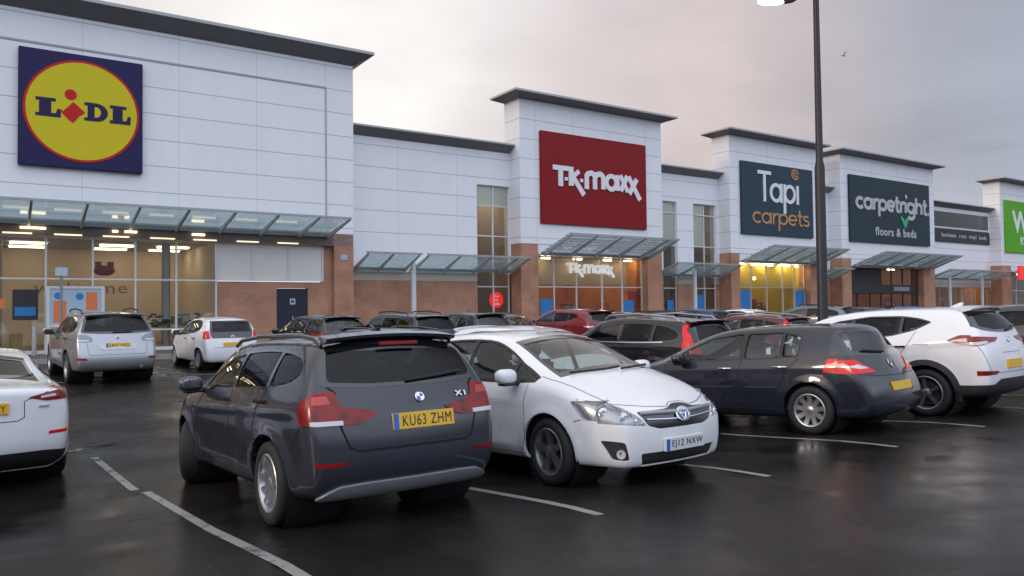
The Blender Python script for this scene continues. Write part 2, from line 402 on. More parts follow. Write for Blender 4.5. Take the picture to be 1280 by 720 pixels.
M['shop_glass'] = glass('shop_glass', (.88, .89, .86), extra=.02, rough=.02)
M['dark_glass'] = pbr('dark_glass', (.015, .018, .022), .06, coat=1)
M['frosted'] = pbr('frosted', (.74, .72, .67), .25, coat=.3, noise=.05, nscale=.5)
def m_canopy():
    m, t, out = nt('canopy_glass'); L = t.links
    tr = t.nodes.new('ShaderNodeBsdfTransparent'); tr.inputs['Color'].default_value = (.84, .91, .91, 1)
    df = t.nodes.new('ShaderNodeBsdfTranslucent'); df.inputs['Color'].default_value = (.66, .76, .78, 1)
    d2 = t.nodes.new('ShaderNodeBsdfDiffuse'); d2.inputs['Color'].default_value = (.36, .42, .44, 1)
    gl = t.nodes.new('ShaderNodeBsdfGlossy'); gl.inputs['Roughness'].default_value = .08
    a = t.nodes.new('ShaderNodeMixShader'); a.inputs[0].default_value = .25; b = t.nodes.new('ShaderNodeMixShader'); b.inputs[0].default_value = .20; c = t.nodes.new('ShaderNodeMixShader')
    fr = thin_fresnel(t); L.new(fr.outputs[0], c.inputs[0])
    L.new(df.outputs[0], a.inputs[1]); L.new(d2.outputs[0], a.inputs[2]); L.new(tr.outputs[0], b.inputs[1]); L.new(a.outputs[0], b.inputs[2])
    L.new(b.outputs[0], c.inputs[1]); L.new(gl.outputs[0], c.inputs[2]); L.new(c.outputs[0], out.inputs[0]); return m
M['canopy_glass'] = m_canopy()
M['tube_light'] = pbr('tube_light', (.9, .85, .7), .5, emit=(1, .84, .50), estr=3)
M['room_light'] = pbr('room_light', (.9, .85, .7), .5, emit=(1, .80, .55), estr=24)
M['panel_light'] = pbr('panel_light', (.9, .85, .7), .5, emit=(1, .80, .56), estr=9)
M['lit_white'] = pbr('lit_white', (.8, .8, .8), .4, emit=(1, 1, 1), estr=.35)
M['soft_light'] = pbr('soft_light', (.9, .85, .7), .5, emit=(1, .80, .50), estr=1.1)
M['cream_wall'] = pbr('cream_wall', (.72, .60, .45), .8, noise=.08, nscale=.8)
M['brown_wall'] = pbr('brown_wall', (.46, .36, .26), .8, noise=.15, nscale=.8)
M['yellow_wall'] = pbr('yellow_wall', (.55, .40, .03), .6, noise=.12, nscale=.6)
M['orange_wall'] = pbr('orange_wall', (.60, .22, .05), .7, noise=.3, nscale=1.2)
M['charcoal_wall'] = pbr('charcoal_wall', (.035, .035, .04), .6, noise=.2)
M['room_floor'] = pbr('room_floor', (.22, .19, .16), .35)
M['room_ceiling'] = pbr('room_ceiling', (.32, .28, .22), .8)
for n_, c_ in dict(navy=(.018, .014, .075), lidl_yellow=(.62, .52, .012), sign_red=(.52, .012, .012), tk_red=(.235, .005, .008), letter_white=(.78, .79, .80), tapi_blue=(.026, .052, .080),
                   tapi_gold=(.50, .28, .12), slate_green=(.022, .042, .052), tick_green=(.05, .42, .22), wren_green=(.10, .40, .012), poster_blue=(.04, .22, .55), poster_pale=(.42, .52, .62),
                   poster_orange=(.75, .22, .08), poster_red=(.55, .03, .03), door_blue=(.028, .032, .05), dark_grey=(.045, .045, .05), text_brown=(.34, .22, .13), text_grey=(.30, .31, .33), letter_dim=(.50, .51, .53)).items():
    M[n_] = pbr(n_, c_, .5, spec=.25, noise=.05, nscale=2)
M['lit_red'] = pbr('lit_red', (.7, .02, .02), .3, emit=(1, .03, .02), estr=.45)
GOODS = []
for i, c in enumerate([(.5, .08, .05), (.55, .35, .08), (.1, .2, .35), (.35, .3, .25), (.12, .1, .09), (.5, .45, .38), (.3, .12, .05), (.1, .25, .12)]):
    M['goods%d' % i] = pbr('goods', c, .6); GOODS.append('goods%d' % i)

def B(bm, s0, s1, d0, d1, h0, h1, mi=0): box(bm, s0, s1, -max(d0, d1), -min(d0, d1), h0, h1, mi)
def fobj(name, bm, mats, parent=None, **k):
    return link(name, bm, mats, parent, matrix=None if parent else FM, **k)
def building(name, label, cat, group=None):
    return tag(empty(name, FM), label, cat, group)

def wall_bm(s0, s1, dface, h0, h1, depth, holes=(), jh=(), js=(), mi=0, jm=1):
    """wall with rectangular openings and shallow dark joints between the cladding panels"""
    bm = bmesh.new()
    S = sorted({s0, s1, *[v for h in holes for v in h[:2]]}); H = sorted({h0, h1, *[v for h in holes for v in h[2:]]})
    S = [v for v in S if s0 <= v <= s1]; H = [v for v in H if h0 <= v <= h1]
    for a, b in zip(S, S[1:]):
        run = None
        for c, d in zip(H, H[1:]):
            hit = any(x[0] <= (a+b)/2 <= x[1] and x[2] <= (c+d)/2 <= x[3] for x in holes)
            if hit:
                if run: B(bm, a, b, dface, dface-depth, *run, mi); run = None
            else: run = (run[0], d) if run else (c, d)
        if run: B(bm, a, b, dface, dface-depth, *run, mi)
    def free(a, b, lo, hi, horizontal):
        segs = [(a, b)]
        for x in holes:
            p0, p1, c0, c1 = (x[0], x[1], x[2], x[3]) if horizontal else (x[2], x[3], x[0], x[1])
            if c0 <= lo <= c1 or c0 <= hi <= c1:
                n = []
                for u, v in segs:
                    if p1 <= u or p0 >= v: n.append((u, v)); continue
                    if p0 > u: n.append((u, p0))
                    if p1 < v: n.append((p1, v))
                segs = n
        return segs
    for h in jh:
        if h0 < h < h1:
            for u, v in free(s0, s1, h, h, True): B(bm, u, v, dface+.003, dface-.01, h-.013, h+.013, jm)
    for s in js:
        if s0 < s < s1:
            for u, v in free(h0, h1, s, s, False): B(bm, s-.008, s+.008, dface+.002, dface-.01, u, v, jm+1)
    return bm
def eave(parent, s0, s1, dface, dback, h0, h1, over=.65, thick=.10, ends=(1, 1)):
    a0, a1 = s0-over*ends[0], s1+over*ends[1]; bm = bmesh.new()
    def ring(x0, x1, yf, yb, z): return [bm.verts.new(p) for p in [(x0, -yf, z), (x1, -yf, z), (x1, -yb, z), (x0, -yb, z)]]
    r = [ring(s0+.01, s1-.01, dface-.01, dback+.01, h0), ring(a0, a1, dface+over, dback-over*.4, h1), ring(a0, a1, dface+over, dback-over*.4, h1+thick)]
    bm.faces.new(r[0]); bm.faces.new(r[2][::-1])
    for A, Bq, mi in ((r[0], r[1], 0), (r[1], r[2], 1)):
        for i in range(4): bm.faces.new([A[i], Bq[i], Bq[(i+1) % 4], A[(i+1) % 4]]).material_index = mi
    fixn(bm); return fobj('eave', bm, ['eave', 'eave_edge'], parent)
def glazing(parent, s_m, h_t, d, name='shop_window', fr=.032, pane='shop_glass', frame='white_metal', panes=None):
    """one glazed screen: frame with mullions at s_m and transoms at h_t; the panes are its sub-parts"""
    bm = bmesh.new()
    for s in s_m: B(bm, s-fr, s+fr, d+.04, d-.06, h_t[0], h_t[-1])
    for a, b in zip(s_m, s_m[1:]):
        for h in h_t: B(bm, a+fr, b-fr, d+.036, d-.056, h-fr*.9 if h != h_t[0] else h, h+fr*.9 if h != h_t[-1] else h)
    f = fobj(name, bm, frame, parent)
    bm = bmesh.new(); B(bm, s_m[0]+fr, s_m[-1]-fr, d-.005, d-.017, h_t[0]+.02, h_t[-1]-.02); fobj('pane', bm, pane, f)
    return f
def room(parent, s0, s1, h0, h1, d0, depth, wall='cream_wall', lights=(), lmat='room_light', ceil='room_ceiling', shelves=0):
    bm = bmesh.new(); w = .05
    B(bm, s0-w, s1+w, d0-depth, d0-depth-w, h0, h1, 0)
    B(bm, s0-w, s0, d0-.1, d0-depth, h0, h1, 0); B(bm, s1, s1+w, d0-.1, d0-depth, h0, h1, 0)
    B(bm, s0-w, s1+w, d0-.1, d0-depth-w, h0-.06, h0-.002, 1); B(bm, s0-w, s1+w, d0-.1, d0-depth-w, h1+.002, h1+.06, 2)
    fobj('room', bm, [wall, 'room_floor', ceil], parent)
    for (s, d, l, ww) in lights:
        bm = bmesh.new(); B(bm, s-l/2, s+l/2, d-ww/2, d+ww/2, h1-.07, h1-.02); fobj('ceiling_lamp', bm, lmat, parent)
    if shelves:
        rnd = random.Random(int(s0*10)); s = s0+.3
        while s < s1-.8:
            L_ = rnd.uniform(.5, 1.1); hh = rnd.uniform(.9, 1.9); dd = d0-rnd.uniform(.6, 2.2); bm = bmesh.new()
            B(bm, s-.02, s+L_+.02, dd-.5, dd-.54, h0, h0+hh+.1, 0); B(bm, s-.02, s+L_+.02, dd+.02, dd-.5, h0, h0+.05, 0)
            for k in range(int(hh/.32)):
                n = rnd.randint(2, 5); B(bm, s-.02, s+L_+.02, dd+.01, dd-.5, h0+.30+k*.32, h0+.325+k*.32, 0)
                for q in range(n): B(bm, s+L_*q/n+.01, s+L_*(q+1)/n-.01, dd-.02, dd-.45, h0+.052+k*.32, h0+.05+k*.32+rnd.uniform(.12, .23), rnd.randrange(len(GOODS)))
            fobj('stocked_shelf', bm, GOODS, parent); s += L_+rnd.uniform(.15, .9)
def canopy(parent, s0, s1, hi, ho, di, do, arms, glassm='canopy_glass', slats=False, cols=(), colh=.12, arm=.06, extra=None):
    bm = bmesh.new()
    B(bm, s0, s1, di+.12, di, hi-.14, hi, 0); B(bm, s0, s1, do+.03, do-.05, ho-.05, ho+.03, 1)
    f = fobj('canopy', bm, ['steel', 'light_steel'], parent)
    def sl(bm, a, b, up, th, mi=0):
        vs = [(a, -(di+.12), hi+up), (b, -(di+.12), hi+up), (b, -(do-.05), ho+up), (a, -(do-.05), ho+up)]
        lo = [bm.verts.new(v) for v in vs]; top = [bm.verts.new((v[0], v[1], v[2]+th)) for v in vs]
        for q in ([lo[0], lo[3], lo[2], lo[1]], top, *[[lo[i], lo[(i+1) % 4], top[(i+1) % 4], top[i]] for i in range(4)]):
            bm.faces.new(q).material_index = mi
    for s in arms:                                             # tapering arms under the glass
        bm = bmesh.new(); w = arm/2
        pts = [(-(di+.12), hi-.22), (-(di+.12), hi-.03), (-(do-.06), ho-.02), (-(do-.06), ho-.09)]
        prism(bm, pts, s-w, s+w, 'x'); fixn(bm); fobj('canopy_arm', bm, 'arm_steel', f)
    bm = bmesh.new()
    if slats:
        n = int((s1-s0)/.30)
        sl(bm, s0, s1, .005, .012, 0)
        m = 7
        for k in range(1, m):
            t = k/m; d = di+.12+(do-.05-di-.12)*t; h = hi+(ho-hi)*t
            B(bm, s0+.01, s1-.01, d+.035, d-.035, h+.02, h+.06, 1)
    else:
        es = sorted({s0, s1, *arms})
        for a, b in zip(es, es[1:]):
            if b-a > .1: sl(bm, a+.012, b-.012, .008, .014)
    fixn(bm); fobj('canopy_glass', bm, [glassm, 'light_steel'], f)
    for (s, d) in cols:
        bm = bmesh.new(); lathe(bm, [(0, .1), (colh, .1), (colh, hi+.2), (0, hi+.2)], 20, axis='z', c=(s, -d, 0)); fixn(bm)
        fobj('column', bm, 'white_metal', f, smooth=40)
    return f
def brick_pier(parent, s0, s1, h1, d0=0., d1=-.9):
    bm = bmesh.new(); B(bm, s0, s1, d0, d1, .0, h1); return fobj('brick_pier', bm, 'brick_smooth', parent)

JH = [11.86, 10.88, 9.9, 8.92, 7.94, 6.96, 5.98, 5.0]
# --- pavement in front of the shops
bm = bmesh.new(); B(bm, -40, 110, 3.4, -.15, -.25, .12)
fobj('pavement', bm, 'paving')['kind'] = 'structure'
bm = bmesh.new(); B(bm, -40, 110, 3.53, 3.402, -.25, .13)
fobj('kerb', bm, pbr('kerb_concrete', (.28, .27, .26), .6, noise=.15, nscale=3))['kind'] = 'structure'

# --- supermarket
b1 = building('supermarket_building', 'white panelled supermarket with long glass canopy and brown brick corner, left end of the row', 'building')
bm = wall_bm(-16, 12.58, 0, 4.25, 12.0, 1.5, jh=JH, js=[-6.4, -3.3, -.6, 2.4, 5.6, 8.5, 11.36]); fobj('wall', bm, ['panel', 'joint', 'faint_joint'], b1)
bm = bmesh.new(); B(bm, -16, 11.33, .03, .0, 10.86, 10.93); B(bm, 11.33, 11.39, .03, .0, 5.3, 10.93); fobj('cladding_trim', bm, 'joint', b1)
eave(b1, -16, 12.58, 0, -1.5, 12.0, 12.42, .7, .12, (0, 1))
bm = bmesh.new(); B(bm, -16, 11.68, .035, .004, 4.22, 4.80); fobj('fascia', bm, pbr('fascia_brown', (.13, .10, .08), .5, noise=.2), b1)
SM = [-7.0, -5.55, -4.2, -2.8, -1.45, -.08, 1.32, 2.76, 4.14, 5.54, 6.98]
glazing(b1, SM, [.2, 2.73, 4.2], -.2)
bm = bmesh.new(); B(bm, 4.17, 6.95, -.165, -.23, .86, .91); B(bm, -7, 6.98, -.14, -.3, .12, .24); fobj('window_sill', bm, 'white_metal', b1)
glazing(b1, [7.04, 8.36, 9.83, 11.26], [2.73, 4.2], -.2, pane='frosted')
bm = wall_bm(7.0, 11.7, -.22, .0, 2.70, .3, holes=[(9.34, 10.64, .1, 2.45)]); fobj('brick_wall', bm, 'brick_smooth', b1)
bm = bmesh.new(); B(bm, 11.28, 11.7, -.22, -.5, 2.70, 4.75); fobj('brick_wall', bm, 'brick_smooth', b1)
bm = bmesh.new(); B(bm, 11.7, 12.56, 0, -1.4, .0, 4.75); fobj('brick_pier', bm, 'brick_smooth', b1)
bm = bmesh.new(); B(bm, -16, -7.25, -.1, -1.5, 0, 4.24); fobj('brick_wall', bm, 'brick_smooth', b1)
bm = bmesh.new(); B(bm, 9.36, 10.62, -.28, -.33, .12, 2.43)
d_ = fobj('fire_door', bm, 'door_blue', b1)
bm = bmesh.new(); B(bm, 9.9, 10.12, -.262, -.279, 1.78, 2.02, 0); B(bm, 9.95, 10.07, -.258, -.2615, 1.84, 1.96, 1); fobj('door_sign', bm, ['poster_pale', 'emblem_blue'], d_)
bm = bmesh.new(); B(bm, 9.98, 10.02, -.23, -.279, 1.1, 1.3); fobj('handle', bm, 'chrome', d_)
room(b1, -7.2, 6.98, .2, 4.25, -.25, 6.5, 'cream_wall', [(s, d, 1.2, .3) for s in (-5.4, -2.2, .9, 3.9, 6.) for d in (-3.4, -5.4)], 'panel_light')
for s, d in ((5.35, -1.2), (-.1, -1.5)):
    bm = bmesh.new(); lathe(bm, [(.16, .2), (.16, 4.2)], 18, axis='z', c=(s, -d, 0)); fobj('inner_column', bm, 'light_steel', b1, smooth=180)
bm = bmesh.new()
for k, (s, w_, h_) in enumerate([(-1.2, .35, .5), (.3, .4, .6), (1.6, .3, .55), (3.0, .5, 1.1), (3.6, .45, 1.0), (5.9, .5, 1.2)]): B(bm, s, s+w_, -1.6-.3*(k % 2), -2.1-.3*(k % 2), .2, .2+h_, k % 8)
fobj('stocked_shelving', bm, GOODS, b1)
bm = bmesh.new(); rnd = random.Random(3)
for k in range(70):                                        # potted plants by the door
    s = rnd.uniform(4.3, 6.7); z = rnd.uniform(.95, 1.45); d = -.6-rnd.random()*.4
    blob(bm, (s, -d, z), (.10, .10, .07), seg=3)
fobj('potted_plants', bm, pbr('leaves', (.03, .06, .02), .7), b1)
canopy(b1, -8, 11.45, 4.72, 5.12, 0, 2.6, [-7+1.56*k for k in range(12)]+[11.38], arm=.075)
for s in [-2.9, .05, 1.55, 3.05, 4.6, 6.1, 7.7, 9.3]:
    bm = bmesh.new(); B(bm, s, s+.85, .085, .037, 4.24, 4.29); fobj('strip_lamp', bm, 'soft_light', b1)
for s, l in ((.55, .75), (3.35, .18), (3.75, .4), (6.05, .45), (-2.6, .7)):
    bm = bmesh.new(); B(bm, s, s+l, .16, .06, 4.42, 4.49); fobj('canopy_lamp', bm, 'tube_light', b1)

# --- supermarket sign
sg = tag(empty('shop_sign', FM), 'square navy supermarket sign with yellow disc, red ring and navy lettering', 'sign')
bm = bmesh.new(); box(bm, .47, 4.32, -.22, 0, 6.6, 10.64, bev=.02); fobj('sign_panel', bm, 'navy', sg)
def disc(bm, c, r0, r1, d0, d1, seg=64, mi=0):
    lathe(bm, [(r0, d0), (r1, d0), (r1, d1)] if r0 else [(0, d0), (r1, d0), (r1, d1)], seg, mi, 'y', (c[0], 0, c[1]))
bm = bmesh.new(); disc(bm, (2.40, 8.62), 0, 1.80, -.235, -.215); fixn(bm); fobj('red_ring', bm, 'sign_red', sg)
bm = bmesh.new(); disc(bm, (2.40, 8.62), 0, 1.72, -.245, -.22); fixn(bm); fobj('yellow_disc', bm, 'lidl_yellow', sg)
def slab_L(x0, x1, h0, h1):
    w = x1-x0; t = (h1-h0)
    return [(x0, h0), (x1, h0), (x1+.01, h0+t*.46), (x1-w*.13, h0+t*.46), (x1-w*.20, h0+t*.20), (x0+w*.62, h0+t*.20), (x0+w*.62, h1-t*.17), (x0+w*.80, h1-t*.17), (x0+w*.80, h1), (x0, h1), (x0, h1-t*.17), (x0+w*.14, h1-t*.17), (x0+w*.14, h0+t*.17), (x0, h0+t*.17)]
bm = bmesh.new()
prism(bm, slab_L(.97, 1.72, 8.32, 8.97), -.255, -.24, 'y'); prism(bm, slab_L(3.24, 3.91, 8.32, 8.97), -.255, -.24, 'y')
x0, x1, h0, h1 = 2.44, 3.18, 8.32, 8.97
outer = [(x0, h0)]+[(x0+.36+.38*math.cos(a), (h0+h1)/2+.325*math.sin(a)) for a in [R(-90+12*k) for k in range(16)]]+[(x0, h1), (x0, h1-.11), (x0+.1, h1-.11), (x0+.1, h0+.11), (x0, h0+.11)]
inner = [(x0+.32, h0+.14), *[(x0+.36+.16*math.cos(a), (h0+h1)/2+.185*math.sin(a)) for a in [R(-80+20*k) for k in range(9)]], (x0+.32, h1-.14)]
prism(bm, outer, -.2552, -.24, 'y'); fixn(bm); fobj('lettering', bm, 'navy', sg)
bm = bmesh.new(); prism(bm, inner, -.259, -.25, 'y'); fixn(bm); fobj('letter_counter', bm, 'lidl_yellow', sg)
bm = bmesh.new(); disc(bm, (2.02, 9.17), 0, .185, -.256, -.24, 32)
prism(bm, [(1.66, 8.60), (1.80, 8.57), (2.10, 8.92), (2.46, 8.60), (2.40, 8.52), (2.30, 8.46), (2.10, 8.18), (1.98, 8.26)], -.257, -.24, 'y'); fixn(bm); fobj('red_letter', bm, 'sign_red', sg)
bm = bmesh.new(); B(bm, 11.98, 12.28, .02, .0, 3.65, 3.88); tag(fobj('small_wall_sign', bm, 'poster_pale'), 'small white notice high on the brick corner of the supermarket', 'sign')

# --- link wings and shop towers
def tower(label, name, s0, s1, piers, hpier=4.72, js=(), bottom=4.2):
    b = building(name, label, 'building', 'shop units with raised white fronts')
    bm = wall_bm(s0, s1, 0, hpier, 11.9, 1.35, jh=[h+.02 for h in JH], js=js); 
    B(bm, piers[0][1]-.01, piers[1][0]+.01, -.03, -1.2, bottom, hpier)
    # side joints
    for h in JH:
        if hpier < h < 11.8: B(bm, s0-.003, s0+.01, .002, -1.3, h+.006, h+.034, 1)
    fobj('wall', bm, ['panel', 'joint', 'faint_joint'], b)
    eave(b, s0, s1, 0, -1.35, 11.9, 12.06, .68, .10)
    for a, c in piers: brick_pier(b, a, c, hpier-.01, -.01)
    return b
def wing(label, name, s0, s1, holes=(), brick_to=2.85, js=(), band=None):
    b = building(name, label, 'building', 'low white link buildings between the towers')
    bm = wall_bm(s0, s1, -.9, 3.22, 9.3, .5, holes=holes, jh=[h for h in JH if h < 9.2], js=js); fobj('wall', bm, ['panel', 'joint', 'faint_joint'], b)
    ed = [s0]+[v for h in sorted(holes) for v in h[:2]]+[s1]
    for u, v in zip(ed[::2], ed[1::2]):
        if v-u > .05:
            if not (holes and holes[0][3] < 3 and False): bm = bmesh.new(); B(bm, u, v, -.92, -1.37, 0, brick_to); fobj('brick_wall', bm, 'brick_smooth', b)
            bm = bmesh.new(); B(bm, u, v, -.93, -1.33, brick_to, 3.22); fobj('cream_band', bm, 'cream_metal', b)
    for h in holes:
        if h[3] < 3.2: bm = bmesh.new(); B(bm, h[0], h[1], -.93, -1.33, h[3], 3.22); fobj('cream_band', bm, 'cream_metal', b)
    eave(b, s0, s1, -.9, -1.6, 9.27, 9.6, .5, .08, (0, 0))
    return b
w1 = wing('low white wing between the supermarket and the red-signed clothes shop', 'shop_wing', 12.58, 21.25, holes=[(19.3, 21.22, .12, 7.6)], js=[15.1, 18.2])
glazing(w1, [19.32, 20.28, 21.2], [.14, 2.6, 5.1, 6.6, 7.58], -1.05)
room(w1, 19.3, 21.24, .14, 7.6, -1.1, 5, 'brown_wall', [(20.2, -2.3, .9, .12), (19.9, -4.2, .9, .12), (20.7, -3.2, .9, .12)], 'room_light', shelves=1)
def frosted(parent, s0, s1, h0, h1):  # pale opaque panels; their colour also stands in for sky reflected in the glass
    bm = bmesh.new(); B(bm, s0+.04, s1-.04, -1.075, -1.085, h0+.03, h1-.03); fobj('pale_pane', bm, 'frosted', parent)
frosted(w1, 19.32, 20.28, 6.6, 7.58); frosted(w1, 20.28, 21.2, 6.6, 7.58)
canopy(w1, 12.75, 15.35, 3.42, 3.95, -.8, 1.0, [12.85, 14.0, 15.25]); canopy(w1, 15.6, 21.2, 3.42, 3.95, -.8, 1.0, [15.7, 17.3, 18.9, 20.4, 21.1], cols=[(15.45, -.1)])
bm = bmesh.new(); disc(bm, (20.45, 1.95), 0, .40, 1.02, 1.06, 32); fixn(bm); bm2 = bm
rs = tag(empty('round_sale_sign', FM), 'round glowing red sign with white writing in the tall window of the white wing', 'sign')
fobj('sign_disc', bm2, 'lit_red', rs)
t_ = text_bm('the\nbig\nsale', .36, .52, .01, .02); bmesh.ops.rotate(t_, verts=t_.verts, matrix=Matrix.Rotation(R(90), 3, 'X')); bmesh.ops.translate(t_, verts=t_.verts, vec=(20.45, 1.005, 1.95))
fobj('lettering', t_, 'letter_white', rs)

TL = ['tall white shop front with big red sign and glass entrance', 'tall white shop front with dark blue carpet sign and yellow lit entrance',
      'tall white shop front with slate sign and nearly black entrance', 'farthest white shop front at the right edge with green kitchen sign']
t1 = tower(TL[0], 'shop_building', 21.25, 30.9, [(21.26, 22.3), (29.75, 30.85)], js=[22.2, 24.6, 27.2, 29.7])
glazing(t1, [22.55, 23.62, 25.09, 26.84, 28.27, 29.74], [.14, 2.6, 4.17], -.5)
room(t1, 22.3, 29.75, .14, 4.2, -.55, 7, 'orange_wall', [(s, d, 1.1, .14) for s in (23.5, 26., 28.5) for d in (-2.4, -5)], 'room_light', shelves=1)
bm = bmesh.new(); B(bm, 22.32, 29.73, -1.7, -1.8, 2.75, 4.19); fobj('bulkhead', bm, 'brown_wall', t1)
for s_ in (23.3, 25.4, 27.5, 29.0): bm = bmesh.new(); B(bm, s_, s_+.5, -1.0, -1.15, 4.08, 4.12); fobj('spot_lamp', bm, 'room_light', t1)
canopy(t1, 22.45, 29.75, 4.32, 5.05, .05, 2.4, [22.6, 24.2, 25.8, 27.4, 29.0, 29.68], slats=True)
w2 = wing('low white wing with tall windows between the red and the blue signs', 'shop_wing', 30.9, 36.6, holes=[(31.85, 33.0, .12, 7.66), (34.38, 36.36, .12, 7.66)], js=[])
glazing(w2, [31.88, 32.97], [.14, 2.6, 5.1, 7.0, 7.64], -1.05); glazing(w2, [34.41, 35.4, 36.33], [.14, 2.6, 5.1, 7.0, 7.64], -1.05)
room(w2, 31.8, 33.1, .14, 7.66, -1.1, 4, 'brown_wall', [(32.4, -2.5, .6, .12)], shelves=0); room(w2, 34.3, 36.4, .14, 7.66, -1.1, 4, 'brown_wall', [(35.2, -2.5, .6, .12)], shelves=1)
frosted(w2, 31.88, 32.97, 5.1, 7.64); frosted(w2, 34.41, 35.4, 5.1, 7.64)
canopy(w2, 31.0, 36.5, 3.42, 3.95, -.8, 1.0, [31.1, 32.8, 34.5, 36.4], cols=[(33.55, -.1)])
t2 = tower(TL[1], 'shop_building', 36.6, 45.3, [(36.61, 37.4), (44.4, 45.25)], js=[37.4, 40.2, 43.0, 44.8])
glazing(t2, [37.7, 38.95, 40.5, 42.1, 43.3, 44.38], [.14, 2.66, 4.15], -.5, frame='cream_metal')
room(t2, 37.4, 44.4, .14, 4.2, -.55, 6, 'yellow_wall', [(s, d, .9, .3) for s in (38.8, 41., 43.2) for d in (-1.2, -4)], 'room_light', 'yellow_wall', shelves=1)
bm = bmesh.new(); B(bm, 37.42, 44.38, -1.3, -1.4, 2.70, 4.19); fobj('bulkhead', bm, 'yellow_wall', t2)
for s_ in (38.0, 39.5, 41.2, 42.6, 43.8): bm = bmesh.new(); B(bm, s_, s_+.4, -.8, -.92, 4.08, 4.12); fobj('spot_lamp', bm, 'room_light', t2)
bm = bmesh.new(); blob(bm, (39.6, .72, 3.25), (.16, .05, .14), seg=6); fobj('hanging_lamp', bm, 'tube_light', t2)
canopy(t2, 37.5, 45.1, 4.32, 5.05, .05, 2.4, [37.6, 39.2, 40.8, 42.4, 44.0, 45.0], slats=True)
w3 = wing('short white wing behind the lamp post between the blue and slate signs', 'shop_wing', 45.3, 47.9, holes=[(45.9, 46.7, .12, 7.6)])
glazing(w3, [45.92, 46.68], [.14, 2.6, 5.1, 7.58], -1.05); room(w3, 45.8, 46.8, .14, 7.6, -1.1, 3, 'brown_wall', [(46.3, -2, .4, .1)])
canopy(w3, 45.4, 47.8, 3.42, 3.95, -.8, 1.0, [45.5, 46.6, 47.7])
t3 = tower(TL[2], 'shop_building', 47.9, 60.1, [(47.91, 49.0), (58.4, 60.05)], js=[48.7, 51.7, 55, 59.4])
glazing(t3, [49.1, 50.4, 52.0, 53.4, 54.8, 56.3, 57.6, 58.3], [.14, 2.3, 4.15], -.5, frame='dark_grey')
bm = bmesh.new(); B(bm, 49.1, 53.2, -.40, -.44, 2.33, 4.13); B(bm, 53.2, 58.3, -.405, -.44, 2.33, 2.95); fobj('dark_fascia', bm, 'dark_grey', t3)
room(t3, 49.0, 58.4, .14, 4.2, -.55, 6, 'orange_wall', [(s, d, .8, .14) for s in (50.5, 53.5, 56.5) for d in (-1.5, -3.5)], 'room_light', 'charcoal_wall', shelves=1)
canopy(t3, 49.2, 59.4, 4.32, 5.05, .05, 2.4, [49.3, 51.2, 53.1, 55, 56.9, 58.4, 59.3], slats=True)
w4 = wing('low white wing with dark strip windows beside the green kitchen sign', 'shop_wing', 60.1, 70.9, holes=[(61.2, 70.5, .12, 2.85)], brick_to=2.85)
glazing(w4, [61.25, 62.6, 64.2, 66.2, 68.4, 70.45], [.14, 2.83], -1.05, frame='brown_wall'); room(w4, 61.1, 70.6, .14, 3.2, -1.1, 5, 'orange_wall', [(s, -2.2, .9, .14) for s in (62.5, 65, 67.5, 69.5)], shelves=1)
bm = bmesh.new(); B(bm, 61.0, 70.6, -.86, -.9, 7.75, 8.95); fobj('strip_window', bm, 'dark_glass', w4)
bm = bmesh.new(); B(bm, 61.0, 70.6, -.84, -.9, 7.60, 7.72); fobj('strip_window_sill', bm, 'white_metal', w4)
canopy(w4, 60.4, 70.6, 3.6, 4.15, -.8, 1.0, [60.5, 63, 65.5, 68, 70.5], cols=[(62.4, -.1), (67.6, -.1)])
t4 = tower(TL[3], 'shop_building', 70.9, 84., [(70.91, 72.6), (82, 83.9)], js=[71.5, 74.5, 78])
glazing(t4, [72.7, 74.6, 76.5, 78.4, 80.2, 81.9], [.14, 2.6, 4.15], -.5); room(t4, 72.6, 82, .14, 4.2, -.55, 6, 'brown_wall', [(75, -2, 1, .14), (79, -2, 1, .14)], shelves=1)
canopy(t4, 72.8, 82, 4.2, 5.05, .05, 2.4, [72.9, 75, 77, 79, 81.9], slats=True)

# --- lettering made of strokes
def stroke(bm, pts, w, d0, d1, mi=0, closed=False):
    P = [Vector(p) for p in pts]; n = len(P); L_, R_ = [], []
    for i, p in enumerate(P):
        a = P[i-1] if (i > 0 or closed) else None; b = P[(i+1) % n] if (i < n-1 or closed) else None
        d1_ = (p-a).normalized() if a is not None else (b-p).normalized(); d2_ = (b-p).normalized() if b is not None else d1_
        t = d1_+d2_; t = t.normalized() if t.length > 1e-4 else d1_
        nn = Vector((-t.y, t.x)); k = min(1.6, 1/max(.4, nn.dot(Vector((-d1_.y, d1_.x)))))
        L_.append(p+nn*(w/2*k)); R_.append(p-nn*(w/2*k))
    def V(q, d): return bm.verts.new((q.x, -d, q.y))
    lf = [V(q, d1) for q in L_]; rf = [V(q, d1) for q in R_]; lb = [V(q, d0) for q in L_]; rb = [V(q, d0) for q in R_]
    m = n if closed else n-1
    for i in range(m):
        j = (i+1) % n
        for q in ([lf[i], lf[j], rf[j], rf[i]], [lb[i], lf[i], lf[j], lb[j]], [rf[i], rb[i], rb[j], rf[j]]):
            bm.faces.new(q).material_index = mi
    if not closed:
        for i in (0, n-1): bm.faces.new([lf[i], rf[i], rb[i], lb[i]]).material_index = mi
def arc(cx, cy, rx, ry, a0, a1, n=18): return [(cx+rx*math.cos(R(a0+(a1-a0)*k/n)), cy+ry*math.sin(R(a0+(a1-a0)*k/n))) for k in range(n+1)]
